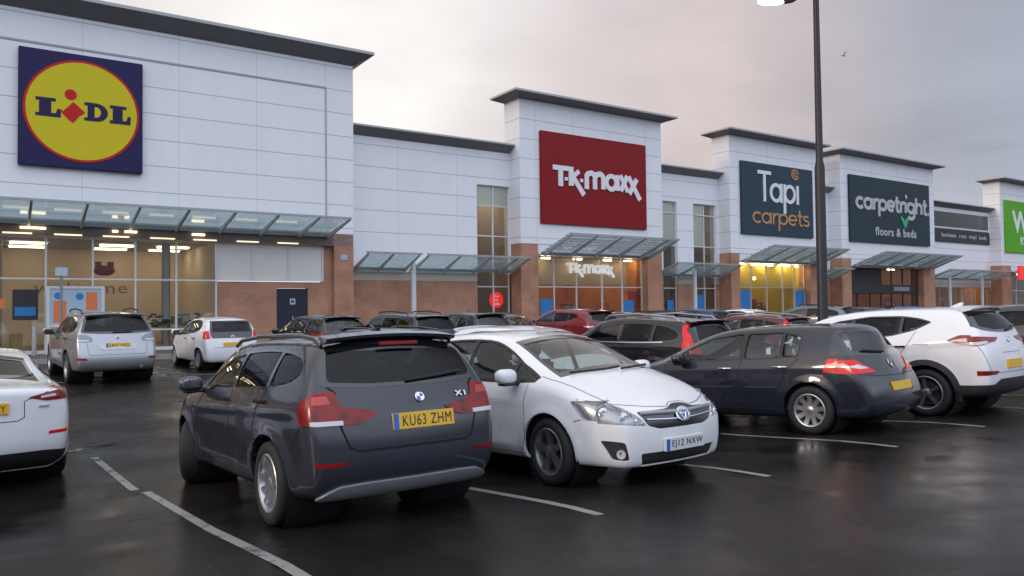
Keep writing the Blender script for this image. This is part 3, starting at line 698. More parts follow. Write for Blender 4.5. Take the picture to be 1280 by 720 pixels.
GL = {  # x-height 1, baseline 0: (advance, strokes)
 'c': (.92, [arc(.5, .5, .42, .42, 45, 315)]), 'a': (1.08, [arc(.5, .5, .42, .42, 0, 360), [(.94, 1.0), (.94, 0)]]),
 'r': (.62, [[(.15, 1.0), (.15, 0)], arc(.55, .52, .40, .40, 180, 78, 8)]), 'p': (1.10, [arc(.58, .5, .42, .42, 0, 360), [(.14, 1.0), (.14, -.55)]]),
 'e': (1.0, [arc(.5, .5, .42, .42, -45, -360, 20), [(.10, .5), (.92, .5)]]), 't': (.62, [[(.28, 1.42), (.28, .25), (.34, .09), (.58, .06)], [(.04, .93), (.58, .93)]]),
 's': (.78, [arc(.38, .73, .26, .20, 30, 270, 12)[:-1]+arc(.38, .29, .28, .22, 90, -150, 12)]), 'i': (.34, [[(.16, 1.0), (.16, 0)]]),
 'h': (1.0, [[(.15, 1.5), (.15, 0)], arc(.5, .55, .35, .38, 180, 0, 10)+[(.85, 0)]]), 'g': (1.08, [arc(.5, .5, .42, .42, 0, 360), [(.94, 1.0), (.94, -.15)]+arc(.52, -.15, .42, .34, 0, -150, 10)[1:]]),
 'T': (.98, [[(.0, 1.48), (1.08, 1.48)], [(.54, 1.48), (.54, 0)]]), '.': (.3, [[(.10, .10), (.24, .10)]])}
def word(bm, s, x0, h0, xh, wid, w, d0, d1, mi=0):
    tot = sum(GL[c][0] for c in s); k = wid/tot; x = x0; dd = 0
    for c in s:
        adv, ss = GL[c]
        for st in ss:
            cl = len(st) > 3 and (Vector(st[0])-Vector(st[-1])).length < 1e-3
            q = st[:-1] if cl else st
            stroke(bm, [(x+a*k, h0+b*xh) for a, b in q], w, d0, d1+dd, mi, closed=cl); dd += .0012
        x += adv*k
def sign_panel(root, s0, s1, h0, h1, mat, d=.14):
    bm = bmesh.new(); box(bm, s0, s1, -d, .0, h0, h1, bev=.015); return fobj('sign_panel', bm, mat, root)
# red clothes-shop sign
def tk(bm, s0, h0, W, H, w, d0, d1):
    f = lambda u, v: (s0+u*W, h0+(1-v)*H); q = [0]
    def S_(p, ww=1.): stroke(bm, [f(*a) for a in p], w*ww, d0, d1+q[0]); q[0] += .0015
    S_([(.10, .385), (.245, .385)], .85); S_([(.168, .385), (.168, .585)]); S_([(.262, .36), (.262, .57)], 1.05)
    S_([(.335, .40), (.275, .47)], .8); S_([(.262, .44), (.378, .66)], .95)
    S_([(.205, .50), (.23, .50)], .6); S_([(.345, .50), (.37, .50)], .6)
    S_([(.405, .59), (.405, .44), (.42, .415), (.45, .405), (.472, .42), (.482, .45), (.482, .585)], .95); S_([(.482, .45), (.50, .415), (.53, .405), (.552, .42), (.562, .45), (.562, .575)], .95)
    S_([f_ for f_ in [(.640+.048*math.cos(a), .49+.075*math.sin(a)) for a in [2*math.pi*k/20 for k in range(21)]]], .85); S_([(.700, .395), (.700, .575)], .9)
    S_([(.728, .395), (.80, .575)], .9); S_([(.80, .395), (.730, .575)], .9); S_([(.81, .40), (.925, .66)], .95); S_([(.895, .42), (.815, .60)], .9)
sg = tag(empty('shop_sign', FM), 'large dark red shop sign with white lettering', 'sign'); sign_panel(sg, 22.43, 29.6, 5.76, 10.42, 'tk_red')
bm = bmesh.new(); tk(bm, 22.43, 5.76, 7.17, 4.66, .29, .13, .19); fixn(bm); fobj('lettering', bm, 'letter_white', sg)
sg = tag(empty('shop_sign', FM), 'small white hanging letters behind the glass entrance under the red sign', 'sign')
bm = bmesh.new(); tk(bm, 24.0, 2.32, 3.9, 2.4, .155, -.44, -.38); fixn(bm); fobj('lettering', bm, 'lit_white', sg)
# blue carpet sign
sg = tag(empty('shop_sign', FM), 'dark blue carpet shop sign with white and gold lettering', 'sign'); sign_panel(sg, 37.5, 44.6, 5.91, 10.40, 'tapi_blue')
bm = bmesh.new()
word(bm, 'Tapi', 39.0, 8.02, 1.22, 4.15, .22, .13, .19)
fobj('lettering', bm, 'letter_white', sg)
bm = bmesh.new(); word(bm, 'carpets', 38.45, 6.62, .72, 5.7, .13, .13, .18)
stroke(bm, arc(42.72, 9.95, .33, .30, 0, 342, 18), .10, .13, .185); stroke(bm, arc(42.72, 9.95, .13, .13, 0, 342, 12), .08, .13, .187); fobj('gold_lettering', bm, 'tapi_gold', sg)
# slate sign
sg = tag(empty('shop_sign', FM), 'slate coloured floor and bed shop sign with grey lettering and green tick', 'sign'); sign_panel(sg, 48.75, 59.2, 5.9, 10.56, 'slate_green')
bm = bmesh.new(); word(bm, 'carpetright.', 49.45, 8.25, .80, 9.6, .25, .13, .18); stroke(bm, [(55.77, 9.4), (55.98, 9.52)], .26, .13, .186); fobj('lettering', bm, 'letter_dim', sg)
bm = bmesh.new(); prism(bm, [(55.0, 7.95), (55.35, 7.95), (55.62, 7.62), (56.35, 8.2), (56.15, 7.8), (55.68, 7.05)], -.19, -.12, 'y'); fixn(bm); fobj('green_tick', bm, 'tick_green', sg)
def put_text(s, w, h, sx, d, hz, parent, mat, depth=.02, bold=.0, name='lettering'):
    t = text_bm(s, w, h, depth, bold); bmesh.ops.rotate(t, verts=t.verts, matrix=Matrix.Rotation(R(90), 3, 'X')); bmesh.ops.translate(t, verts=t.verts, vec=(sx, -d, hz))
    return fobj(name, t, mat, parent)
put_text('floors & beds', 5.4, .62, 54.5, .15, 6.75, sg, 'letter_dim', .02, .02, 'small_lettering')
# strip sign, green sign, small signs
sg = tag(empty('shop_sign', FM), 'long dark strip sign with small pale words on the low wing', 'sign')
bm = bmesh.new(); B(bm, 61.0, 70.7, -.8, -.9, 6.5, 7.55); fobj('sign_panel', bm, 'dark_grey', sg)
put_text('carpet  laminate  rugs  vinyl  beds', 10.0, .42, 66.1-.3, -.79, 7.0, sg, 'letter_dim', .01, .02) if False else put_text('laminate  rugs  vinyl  beds', 7.4, .42, 66.4, -.79, 7.02, sg, 'letter_dim', .01, .02)
sg = tag(empty('shop_sign', FM), 'bright green kitchen shop sign with white lettering at the right edge', 'sign'); sign_panel(sg, 71.5, 82.5, 5.86, 10.36, 'wren_green')
put_text('WREN', 8.6, 1.9, 77.0, .15, 8.55, sg, 'letter_white', .03, .03); put_text('KITCHENS', 6.4, .75, 77.4, .15, 6.9, sg, 'letter_white', .03, .0, 'small_lettering')
rb = tag(empty('shop_sign', FM), 'bright red projecting sign board under the green kitchen sign', 'sign')
bm = bmesh.new(); box(bm, 66.9, 72.5, -3.0, -2.85, 3.35, 4.45, bev=.03); fobj('sign_panel', bm, 'lit_red', rb)
bm = bmesh.new(); B(bm, 70.9, 71.0, 2.84, -.0, 3.75, 3.85); fobj('bracket', bm, 'steel', rb)
bm = bmesh.new(); B(bm, 54.9, 57.0, -.36, -.4, 2.5, 2.8); tag(fobj('small_wall_sign', bm, 'text_grey'), 'small pale name plate over the nearly black entrance', 'sign')

# --- posters and window graphics (each stuck to glass or board)
def poster(s0, s1, h0, h1, d, mat, label, name='poster', group=None):
    bm = bmesh.new(); B(bm, s0, s1, d, d-.01, h0, h1); return tag(fobj(name, bm, mat), label, 'poster', group)
poster(22.75, 23.5, 1.0, 2.0, -.48, 'poster_blue', 'blue poster at the left edge of the entrance glass under the red sign')
poster(28.35, 29.1, .4, 1.9, -.48, 'poster_blue', 'tall blue poster right of the doors under the red sign')
poster(28.9, 29.6, 1.2, 2.4, -.75, 'poster_red', 'red poster beside the right brick pier of the red-signed shop')
poster(32.2, 32.7, .9, 1.9, -.99, 'poster_blue', 'small blue poster low in the narrow tall window')
poster(34.5, 35.3, .3, 2.2, -.99, 'poster_blue', 'large blue poster low in the wide tall window')
poster(37.8, 38.85, .3, 2.5, -.46, 'poster_blue', 'blue poster at the left end of the yellow lit shop front')
poster(43.35, 44.3, .3, 2.5, -.46, 'poster_blue', 'blue poster at the right end of the yellow lit shop front')
poster(.35, 1.1, 1.3, 2.35, -.14, 'dark_grey', 'dark poster with blue stripe on the supermarket glass')
poster(.42, 1.03, 1.45, 1.75, -.128, 'poster_blue', 'blue stripe across the dark poster on the supermarket glass')
poster(-.45, .15, 1.7, 2.05, -.14, 'poster_orange', 'orange sticker on the supermarket glass at the left edge')
sg = tag(empty('wall_lettering', FM), 'faded brown words on the cream wall inside the supermarket', 'lettering')
put_text('welcome', 3.0, .42, 2.5, -1.2, 2.45, sg, 'text_brown', .02, .0)
cap = bmesh.new(); blob(cap, (3.2, .9, 3.08), (.36, .12, .2), seg=8); B(cap, 2.9, 3.1, -.8, -1.0, 3.1, 3.4); B(cap, 3.3, 3.5, -.8, -1.0, 3.1, 3.4)
tag(fobj('hanging_decoration', cap, 'tk_red', smooth=40), 'dark red decoration hanging inside the supermarket glass', 'decoration')

# --- notice board, sign post, bollards on the pavement by the supermarket
nb = tag(empty('notice_board', FM), 'white framed notice board with blue and orange posters in front of the supermarket glass', 'notice board')
bm = bmesh.new()
for s in (1.36, 3.02): B(bm, s-.05, s+.05, .50, .40, .12, 2.46)
B(bm, 1.41, 2.97, .49, .41, 2.37, 2.45); B(bm, 1.41, 2.97, .49, .41, 1.05, 1.12); fobj('frame', bm, 'white_metal', nb)
bm = bmesh.new(); B(bm, 1.41, 2.97, .46, .43, 1.12, 2.37); fobj('board', bm, 'poster_pale', nb)
for s0, s1, h0, h1, mt in [(1.52, 1.9, 1.2, 1.95, 'poster_orange'), (2.5, 2.85, 1.62, 2.25, 'poster_orange')]:
    bm = bmesh.new(); B(bm, s0, s1, .465, .461, h0, h1); fobj('paper_notice', bm, mt, nb)
for s, h in ((1.66, 2.12), (2.3, 2.1)):
    bm = bmesh.new(); disc(bm, (s, h), 0, .12, -.468, -.461, 24); fixn(bm); fobj('round_sticker', bm, 'poster_blue', nb)
sp = tag(empty('sign_post', FM), 'thin dark post with a small white sign beside the silver car', 'sign post')
bm = bmesh.new(); lathe(bm, [(0, .1), (.04, .1), (.04, 3.1), (0, 3.12)], 12, axis='z', c=(1.62, -2.6, 0)); fixn(bm); fobj('post', bm, 'steel', sp, smooth=40)
bm = bmesh.new(); B(bm, 1.45, 1.79, 2.66, 2.64, 2.72, 2.98); fobj('sign_plate', bm, 'poster_pale', sp)
def bollard(s, d, label):
    bm = bmesh.new(); lathe(bm, [(0, .1), (.07, .1), (.07, 1.02), (.055, 1.08), (0, 1.1)], 16, axis='z', c=(s, -d, 0)); fixn(bm)
    tag(fobj('bollard', bm, 'light_steel', smooth=40), label, 'bollard')
bollard(.95, .9, 'grey steel bollard left of the notice board')
# ------------------------------------------------------------------ lamp post, gull
lp = tag(empty('lamp_post', loc=(6.83, 16.9, ground_z(6.83, 16.9))), 'tall black lamp post with one lit lantern standing between the parked cars', 'lamp post')
M['post_black'] = pbr('post_black', (.012, .012, .014), .5)
bm = bmesh.new(); lathe(bm, [(0, 0), (.125, 0), (.125, 1.3), (.112, 1.36), (.108, 4.9), (.078, 5.05), (.062, 8.9), (0, 8.92)], 20, axis='z'); fixn(bm)
link('pole', bm, 'post_black', lp, smooth=40)
bm = bmesh.new(); tube(bm, [(0, 0, 8.72), (-.30, -.04, 8.72), (-.55, -.08, 8.71)], .055, 10); link('arm', bm, 'post_black', lp, smooth=50)
bm = bmesh.new(); blob(bm, (-.82, -.11, 8.645), (.36, .13, .11), seg=10, sq=.8); link('lantern', bm, pbr('lantern_grey', (.20, .20, .20), .5), lp, smooth=60)
bm = bmesh.new(); blob(bm, (-1.04, -.13, 8.575), (.30, .11, .075), seg=10, sq=.8); link('lit_bowl', bm, pbr('lit_bowl', (1, .95, .8), .4, emit=(1, .93, .72), estr=4), lp, smooth=60)
gx, gy = 18.2, 41.5
bm = bmesh.new(); blob(bm, (0, 0, 0), (.30, .09, .085), seg=8)
gull = tag(link('gull', bm, pbr('gull_white', (.7, .7, .7), .7), smooth=180), 'white gull gliding in the grey sky right of the lamp post', 'bird')
gull.location = (gx, gy, 15.1); gull.rotation_euler = (0, 0, .3); gull.scale = (.62, .62, .62)
for sgn, ang in ((1, 28), (-1, 20)):
    bm = bmesh.new(); v = [bm.verts.new(p) for p in [(.10, 0, .03), (-.10, 0, .03), (-.16, sgn*.62, .03+math.tan(R(ang))*.62), (-.02, sgn*.35, .05+math.tan(R(ang))*.36)]]
    f = bm.faces.new(v); bmesh.ops.solidify(bm, geom=[f], thickness=.015); link('wing', bm, pbr('gull_grey', (.5, .5, .5), .8), gull)
# ------------------------------------------------------------------ standing water along the drainage channel
def m_water():
    m, t, out = nt('puddle_water'); b = t.nodes.new('ShaderNodeBsdfPrincipled'); b.inputs['Base Color'].default_value = (.012, .011, .011, 1); b.inputs['Roughness'].default_value = .08; b.inputs['Specular IOR Level'].default_value = .5
    t.links.new(b.outputs[0], out.inputs[0]); return m
M['puddle'] = m_water()
rnd = random.Random(11)
for (p, q, a_, b_, rot) in [(1.75, 12.0, .42, .10, .3)]:
    bm = bmesh.new(); vs = []
    for k in range(40):
        t_ = 2*math.pi*k/40; r_ = 1+.25*math.sin(3*t_+p)+.15*math.sin(5*t_+q)+.08*rnd.uniform(-1, 1); u, v = a_*r_*math.cos(t_), b_*r_*math.sin(t_)
        x, y = pq(p+u*math.cos(rot)-v*math.sin(rot), q+u*math.sin(rot)+v*math.cos(rot)); vs.append(bm.verts.new((x, y, ground_z(x, y)+.0045)))
    bm.faces.new(vs); tag(link('puddle', bm, 'puddle'), kind='structure')
# ------------------------------------------------------------------ cars: a lofted shell, with windows, lamps and openings cut out of it as panels
def tab(t):
    xs = [a for a, b in t]; ys = [b for a, b in t]
    return lambda x: float(np.interp(x, xs, ys))
def shell(sp, lev):
    xs = sp['xs']; top, crown, yr = tab(sp['top']), tab(sp['crown']), tab(sp['yr'])
    belt, W = tab(sp['belt']), tab(sp['W']); z0, z1, z2, z3 = [tab(sp[k]) for k in ('z0', 'z1', 'z2', 'z3')]
    xr, xf = sp['xr'], sp['xf']; n = len(xs); rl, fl = sp.get('rl', 1.2), sp.get('fl', 1.3)
    yk = sp.get('beltk', .965); S = [[None]*7 for _ in range(n)]
    for i, X in enumerate(xs):
        tr = max(0, 1-(X-xs[0])/rl)**1.5; tf = max(0, 1-(xs[-1]-X)/fl)**1.5
        for j in range(7):
            x = X+(xr[j]-xs[0])*tr+(xf[j]-xs[-1])*tf
            w = W(x); z6 = top(X)-crown(X); zb = min(belt(x), z6-.035); y6 = min(yr(X), w*.93)
            if j == 6: S[i][j] = (x, y6, z6)
            elif j == 4: S[i][j] = (x, w*yk, zb)
            elif j == 5:
                u = .52; S[i][j] = (x, w*yk+(y6-w*yk)*u+.022*min(1, (z6-zb)/.3), zb+(z6-zb)*u)
            elif j == 3: S[i][j] = (x, w, min(z3(x), zb-.02))
            elif j == 2: S[i][j] = (x, w*.985, z2(x))
            elif j == 1: S[i][j] = (x, w*.955, z1(x))
            else: S[i][j] = (x, w*.80, z0(x))
    C = [-1, -.86, -.48, 0, .48, .86, 1]; m = len(C); bow_r, bow_f = sp['bow_r'], sp['bow_f']
    bm = bmesh.new(); V = {}
    def vert(i, j, k):
        if (i, j, k) in V: return V[i, j, k]
        x, y, z = S[i][j]; c = C[k]; q = 1-c*c
        if j == 6 and 0 <= i: z += crown(xs[i])*q
        if i == 0: x -= bow_r[j]*q
        if i == n-1: x += bow_f[j]*q
        if j == 6 and 0 < i < n-1: x += sp.get('wsbow', .10)*q*tab(sp['wsb'])(xs[i])
        V[i, j, k] = bm.verts.new((x, y*c, z)); return V[i, j, k]
    def quad(a, b, c, d): bm.faces.new([vert(*a), vert(*b), vert(*c), vert(*d)])
    for i in range(n-1):
        for j in range(6):
            quad((i, j, m-1), (i, j+1, m-1), (i+1, j+1, m-1), (i+1, j, m-1)); quad((i, j, 0), (i+1, j, 0), (i+1, j+1, 0), (i, j+1, 0))
        for k in range(m-1):
            quad((i, 6, k), (i+1, 6, k), (i+1, 6, k+1), (i, 6, k+1)); quad((i, 0, k), (i, 0, k+1), (i+1, 0, k+1), (i+1, 0, k))
    for j in range(6):
        for k in range(m-1):
            quad((0, j, k), (0, j+1, k), (0, j+1, k+1), (0, j, k+1)); quad((n-1, j, k), (n-1, j, k+1), (n-1, j+1, k+1), (n-1, j+1, k))
    fixn(bm)
    me = bpy.data.meshes.new('shell'); bm.to_mesh(me); bm.free(); ob = bpy.data.objects.new('shell', me); COL.objects.link(ob)
    md = ob.modifiers.new('s', 'SUBSURF'); md.levels = md.render_levels = lev
    dg = bpy.context.evaluated_depsgraph_get(); m2 = bpy.data.meshes.new_from_object(ob.evaluated_get(dg))
    bm = bmesh.new(); bm.from_mesh(m2); bpy.data.objects.remove(ob); bpy.data.meshes.remove(me); bpy.data.meshes.remove(m2)
    bm.normal_update()
    # pressings: creases along the doors, swollen arches
    ra = sp['ra']
    for v in bm.verts:
        x, y, z = v.co
        if abs(v.normal.y) > .25:
            s = math.copysign(1, y); d = 0
            for wx in sp['wx']:
                r = math.hypot(x-wx, z-sp['wr']); 
                if z > .12: d += sp.get('flare', .018)*math.exp(-((r-ra-.02)/.055)**2)*min(1, abs(v.normal.y)*1.3)
            for (pl, amp, wd) in sp.get('crease', []):
                if pl[0][0] <= x <= pl[-1][0]:
                    zc = tab(pl)(x); f = min(1, (x-pl[0][0])/.25, (pl[-1][0]-x)/.25); u = (z-zc)/wd
                    d += amp*f*(math.exp(-(u*1.0)**2) if u > 0 else math.exp(-(u*2.5)**2))
            v.co.y += s*d
    bm.normal_update(); return bm

AX = {'L': (1, 1), 'R': (1, -1), 'B': (0, -1), 'F': (0, 1), 'T': (2, 1)}
def uv2(ax, co): a = AX[ax][0]; return (co.x, co.z) if a == 1 else ((co.y, co.z) if a == 0 else (co.x, co.y))
def region_faces(bm, ax, poly, lim, nmin):
    a, s = AX[ax]; x0, x1 = min(p[0] for p in poly), max(p[0] for p in poly); y0, y1 = min(p[1] for p in poly), max(p[1] for p in poly); out = []
    for f in bm.faces:
        if f.normal[a]*s < nmin: continue
        c = f.calc_center_median()
        if a == 1 and c.y*s < .2: continue
        if a == 0 and c.x*s < lim: continue
        P = [uv2(ax, v.co) for v in f.verts]
        if max(p[0] for p in P) < x0 or min(p[0] for p in P) > x1 or max(p[1] for p in P) < y0 or min(p[1] for p in P) > y1: continue
        out.append(f)
    return out
def cut(bm, ax, poly, lim=.9, nmin=.12, split=False):
    if len(poly) < 3: return []
    a = AX[ax][0]; n = len(poly)
    if split:                                   # panels that wrap a corner meet on the plane x = -lim or +lim
        F = region_faces(bm, ax, poly, -9, .02); co = Vector((AX[ax][1]*lim, 0, 0)); sel = [f for f in F if min(v.co.x for v in f.verts)-co.x < -1e-5 and max(v.co.x for v in f.verts)-co.x > 1e-5]
        if sel: bmesh.ops.bisect_plane(bm, geom=list({*sel, *[e for f in sel for e in f.edges], *[v for f in sel for v in f.verts]}), plane_co=co, plane_no=(1, 0, 0), dist=1e-6)
        nmin = .02
    F = region_faces(bm, ax, poly, lim, nmin)
    for i in range(n):
        p, q = poly[i], poly[(i+1) % n]; dx, dy = q[0]-p[0], q[1]-p[1]
        if math.hypot(dx, dy) < 1e-4: continue
        bx0, bx1, by0, by1 = min(p[0], q[0])-1e-3, max(p[0], q[0])+1e-3, min(p[1], q[1])-1e-3, max(p[1], q[1])+1e-3
        sel = []; rest = []
        for f in F:
            P = [uv2(ax, v.co) for v in f.verts]
            hit = not (max(t[0] for t in P) < bx0 or min(t[0] for t in P) > bx1 or max(t[1] for t in P) < by0 or min(t[1] for t in P) > by1)
            if hit:
                sd = [(t[0]-p[0])*dy-(t[1]-p[1])*dx for t in P]; hit = min(sd) < -1e-7 and max(sd) > 1e-7
            (sel if hit else rest).append(f)
        if not sel: continue
        co = Vector((p[0], 0, p[1])) if a == 1 else (Vector((0, p[0], p[1])) if a == 0 else Vector((p[0], p[1], 0)))
        no = Vector((dy, 0, -dx)) if a == 1 else (Vector((0, dy, -dx)) if a == 0 else Vector((dy, -dx, 0)))
        geom = list({*sel, *[e for f in sel for e in f.edges], *[v for f in sel for v in f.verts]})
        r = bmesh.ops.bisect_plane(bm, geom=geom, plane_co=co, plane_no=no.normalized(), dist=1e-5)
        F = rest+[g for g in r['geom'] if isinstance(g, bmesh.types.BMFace) and g.is_valid]
    return [f for f in F if f.is_valid and inside(*uv2(ax, f.calc_center_median()), poly)]
def take(bm, faces, off=0., rim=.015, lip=.012):
    """lift the faces out as a panel of their own, with an edge; leave a lip round the hole"""
    nb = bmesh.new(); mp = {}
    for f in faces:
        for v in f.verts:
            if v not in mp: w = nb.verts.new(v.co+v.normal*off); mp[v] = w; 
    nrm = {mp[v]: v.normal.copy() for v in mp}
    for f in faces: nb.faces.new([mp[v] for v in f.verts]).smooth = True
    if rim:
        be = [e for e in nb.edges if len(e.link_faces) == 1]; base = {v for e in be for v in e.verts}
        r = bmesh.ops.extrude_edge_only(nb, edges=be)
        near = {}
        for v in base: near[tuple(round(c, 6) for c in v.co)] = nrm[v]
        for g in r['geom']:
            if isinstance(g, bmesh.types.BMVert): g.co -= near.get(tuple(round(c, 6) for c in g.co), Vector((0, 0, 0)))*rim
    fs = set(faces); hole = [e for f in fs for e in f.edges if any(g not in fs for g in e.link_faces)]
    nv = {v: v.normal.copy() for e in hole for v in e.verts}; hole = list(set(hole))
    bmesh.ops.delete(bm, geom=list(fs), context='FACES_ONLY')
    loose = [e for e in bm.edges if not e.link_faces and e not in hole]
    if loose: bmesh.ops.delete(bm, geom=loose, context='EDGES')
    hole = [e for e in hole if e.is_valid and len(e.link_faces) == 1]
    if lip and hole:
        pos = {tuple(round(c, 6) for c in v.co): n for v, n in nv.items() if v.is_valid}
        r = bmesh.ops.extrude_edge_only(bm, edges=hole)
        for g in r['geom']:
            if isinstance(g, bmesh.types.BMVert): g.co -= pos.get(tuple(round(c, 6) for c in g.co), Vector((0, 0, 0)))*lip
            elif isinstance(g, bmesh.types.BMFace): g.smooth = False
    return nb
def merge(a, b):
    me = bpy.data.meshes.new('t'); b.to_mesh(me); b.free(); a.from_mesh(me); bpy.data.meshes.remove(me); return a
class Surf:
    def __init__(s, bm): s.t = BVHTree.FromBMesh(bm)
    def hit(s, ax, a, b):
        k, sg = AX[ax]
        o, d = {'L': (Vector((a, 3, b)), Vector((0, -1, 0))), 'R': (Vector((a, -3, b)), Vector((0, 1, 0))), 'B': (Vector((-5, a, b)), Vector((1, 0, 0))),
                'F': (Vector((5, a, b)), Vector((-1, 0, 0))), 'T': (Vector((a, b, 4)), Vector((0, 0, -1)))}[ax]
        p, n, _, _ = s.t.ray_cast(o, d)
        if p is None: return None, None
        return p, n
def ribbon(bm, sf, ax, pts, w=.007, off=.0015, step=.035):
    """dark shut line lying on the bodywork"""
    P = []
    for a, b in zip(pts, pts[1:]):
        n = max(1, int(math.hypot(b[0]-a[0], b[1]-a[1])/step)); P += [(a[0]+(b[0]-a[0])*k/n, a[1]+(b[1]-a[1])*k/n) for k in range(n)]
    P.append(pts[-1]); H = [sf.hit(ax, *p) for p in P]; H = [(p, n) for p, n in H if p is not None]
    prev = None
    for i, (p, n) in enumerate(H):
        d = H[min(i+1, len(H)-1)][0]-H[max(0, i-1)][0]
        if d.length < 1e-6: continue
        s = d.normalized().cross(n).normalized()*w/2; q = [bm.verts.new(p+n*off+s), bm.verts.new(p+n*off-s)]
        if prev and (p-prev[2]).length < .25: bm.faces.new([prev[0], prev[1], q[1], q[0]])
        prev = (q[0], q[1], p)
def frame_at(p, n, ax):
    """matrix with local x to the viewer's right, y up, z outward"""
    up = Vector((0, 0, 1)); z = n.normalized(); x = up.cross(z).normalized(); y = z.cross(x); m = Matrix((x, y, z)).transposed().to_4x4(); m.translation = p; return m

def wheel_parts(root, name, r, rr, w, spokes, rim_m, pos, side, steer=0., double=False, twist=0., thin=1.):
    e = empty(name, parent=root); e.location = pos; e.rotation_euler = (0, 0, (math.pi if side < 0 else 0)+steer)
    bm = bmesh.new(); h = w/2
    lathe(bm, [(rr-.005, -h*.8), (rr+.02, -h*.98), (r-.035, -h), (r-.008, -h*.86), (r, -h*.6), (r, h*.6), (r-.008, h*.86), (r-.035, h), (rr+.03, h*1.0), (rr+.008, h*.93), (rr-.005, h*.8)], 44)
    fixn(bm); link('tyre', bm, 'rubber', e, smooth=50)
    bm = bmesh.new()
    lathe(bm, [(rr+.006, h*.90), (rr-.004, h*.96), (rr-.018, h*.90), (rr-.03, h*.60), (rr-.05, -h*.6), (rr, -h*.8)], 44)
    lathe(bm, [(0, h*.80), (.030, h*.80), (.045, h*.74), (.07, h*.66), (.075, h*.45)], 24)
    for k in range(spokes):
        for off in ((-.085, .085) if double else (0,)):
            a = 2*math.pi*k/spokes+off+.2; ca, sa = math.cos(a), math.sin(a)
            w0, w1 = (.028*thin, .020*thin) if double else (.040*thin, .034*thin)
            r0, r1 = .05, rr-.012; a1 = a+twist; c1, s1 = math.cos(a1), math.sin(a1)
            q = []
            for (rad, ww, yy, cc, ss) in ((r0, w0, h*.72, ca, sa), ((r0+r1)*.5, (w0+w1)/2, h*.70, (ca+c1)/2, (sa+s1)/2), (r1, w1, h*.86, c1, s1)):
                px, pz = -ss*ww, cc*ww
                q.append([bm.verts.new((rad*cc+px, yy, rad*ss+pz)), bm.verts.new((rad*cc-px, yy, rad*ss-pz)), bm.verts.new((rad*cc-px*1.2, yy-.04, rad*ss-pz*1.2)), bm.verts.new((rad*cc+px*1.2, yy-.04, rad*ss+pz*1.2))])
            for A, Bq in zip(q, q[1:]):
                for i in range(4): bm.faces.new([A[i], A[(i+1) % 4], Bq[(i+1) % 4], Bq[i]])
    fixn(bm); link('rim', bm, rim_m, e, smooth=35)
    bm = bmesh.new(); lathe(bm, [(0, h*.2), (rr-.07, h*.2), (rr-.07, h*.05), (0, h*.05)], 32); lathe(bm, [(rr-.04, -h*.3), (0, -h*.3)], 24); fixn(bm)
    link('brake_disc', bm, 'plastic', e, smooth=30); return e

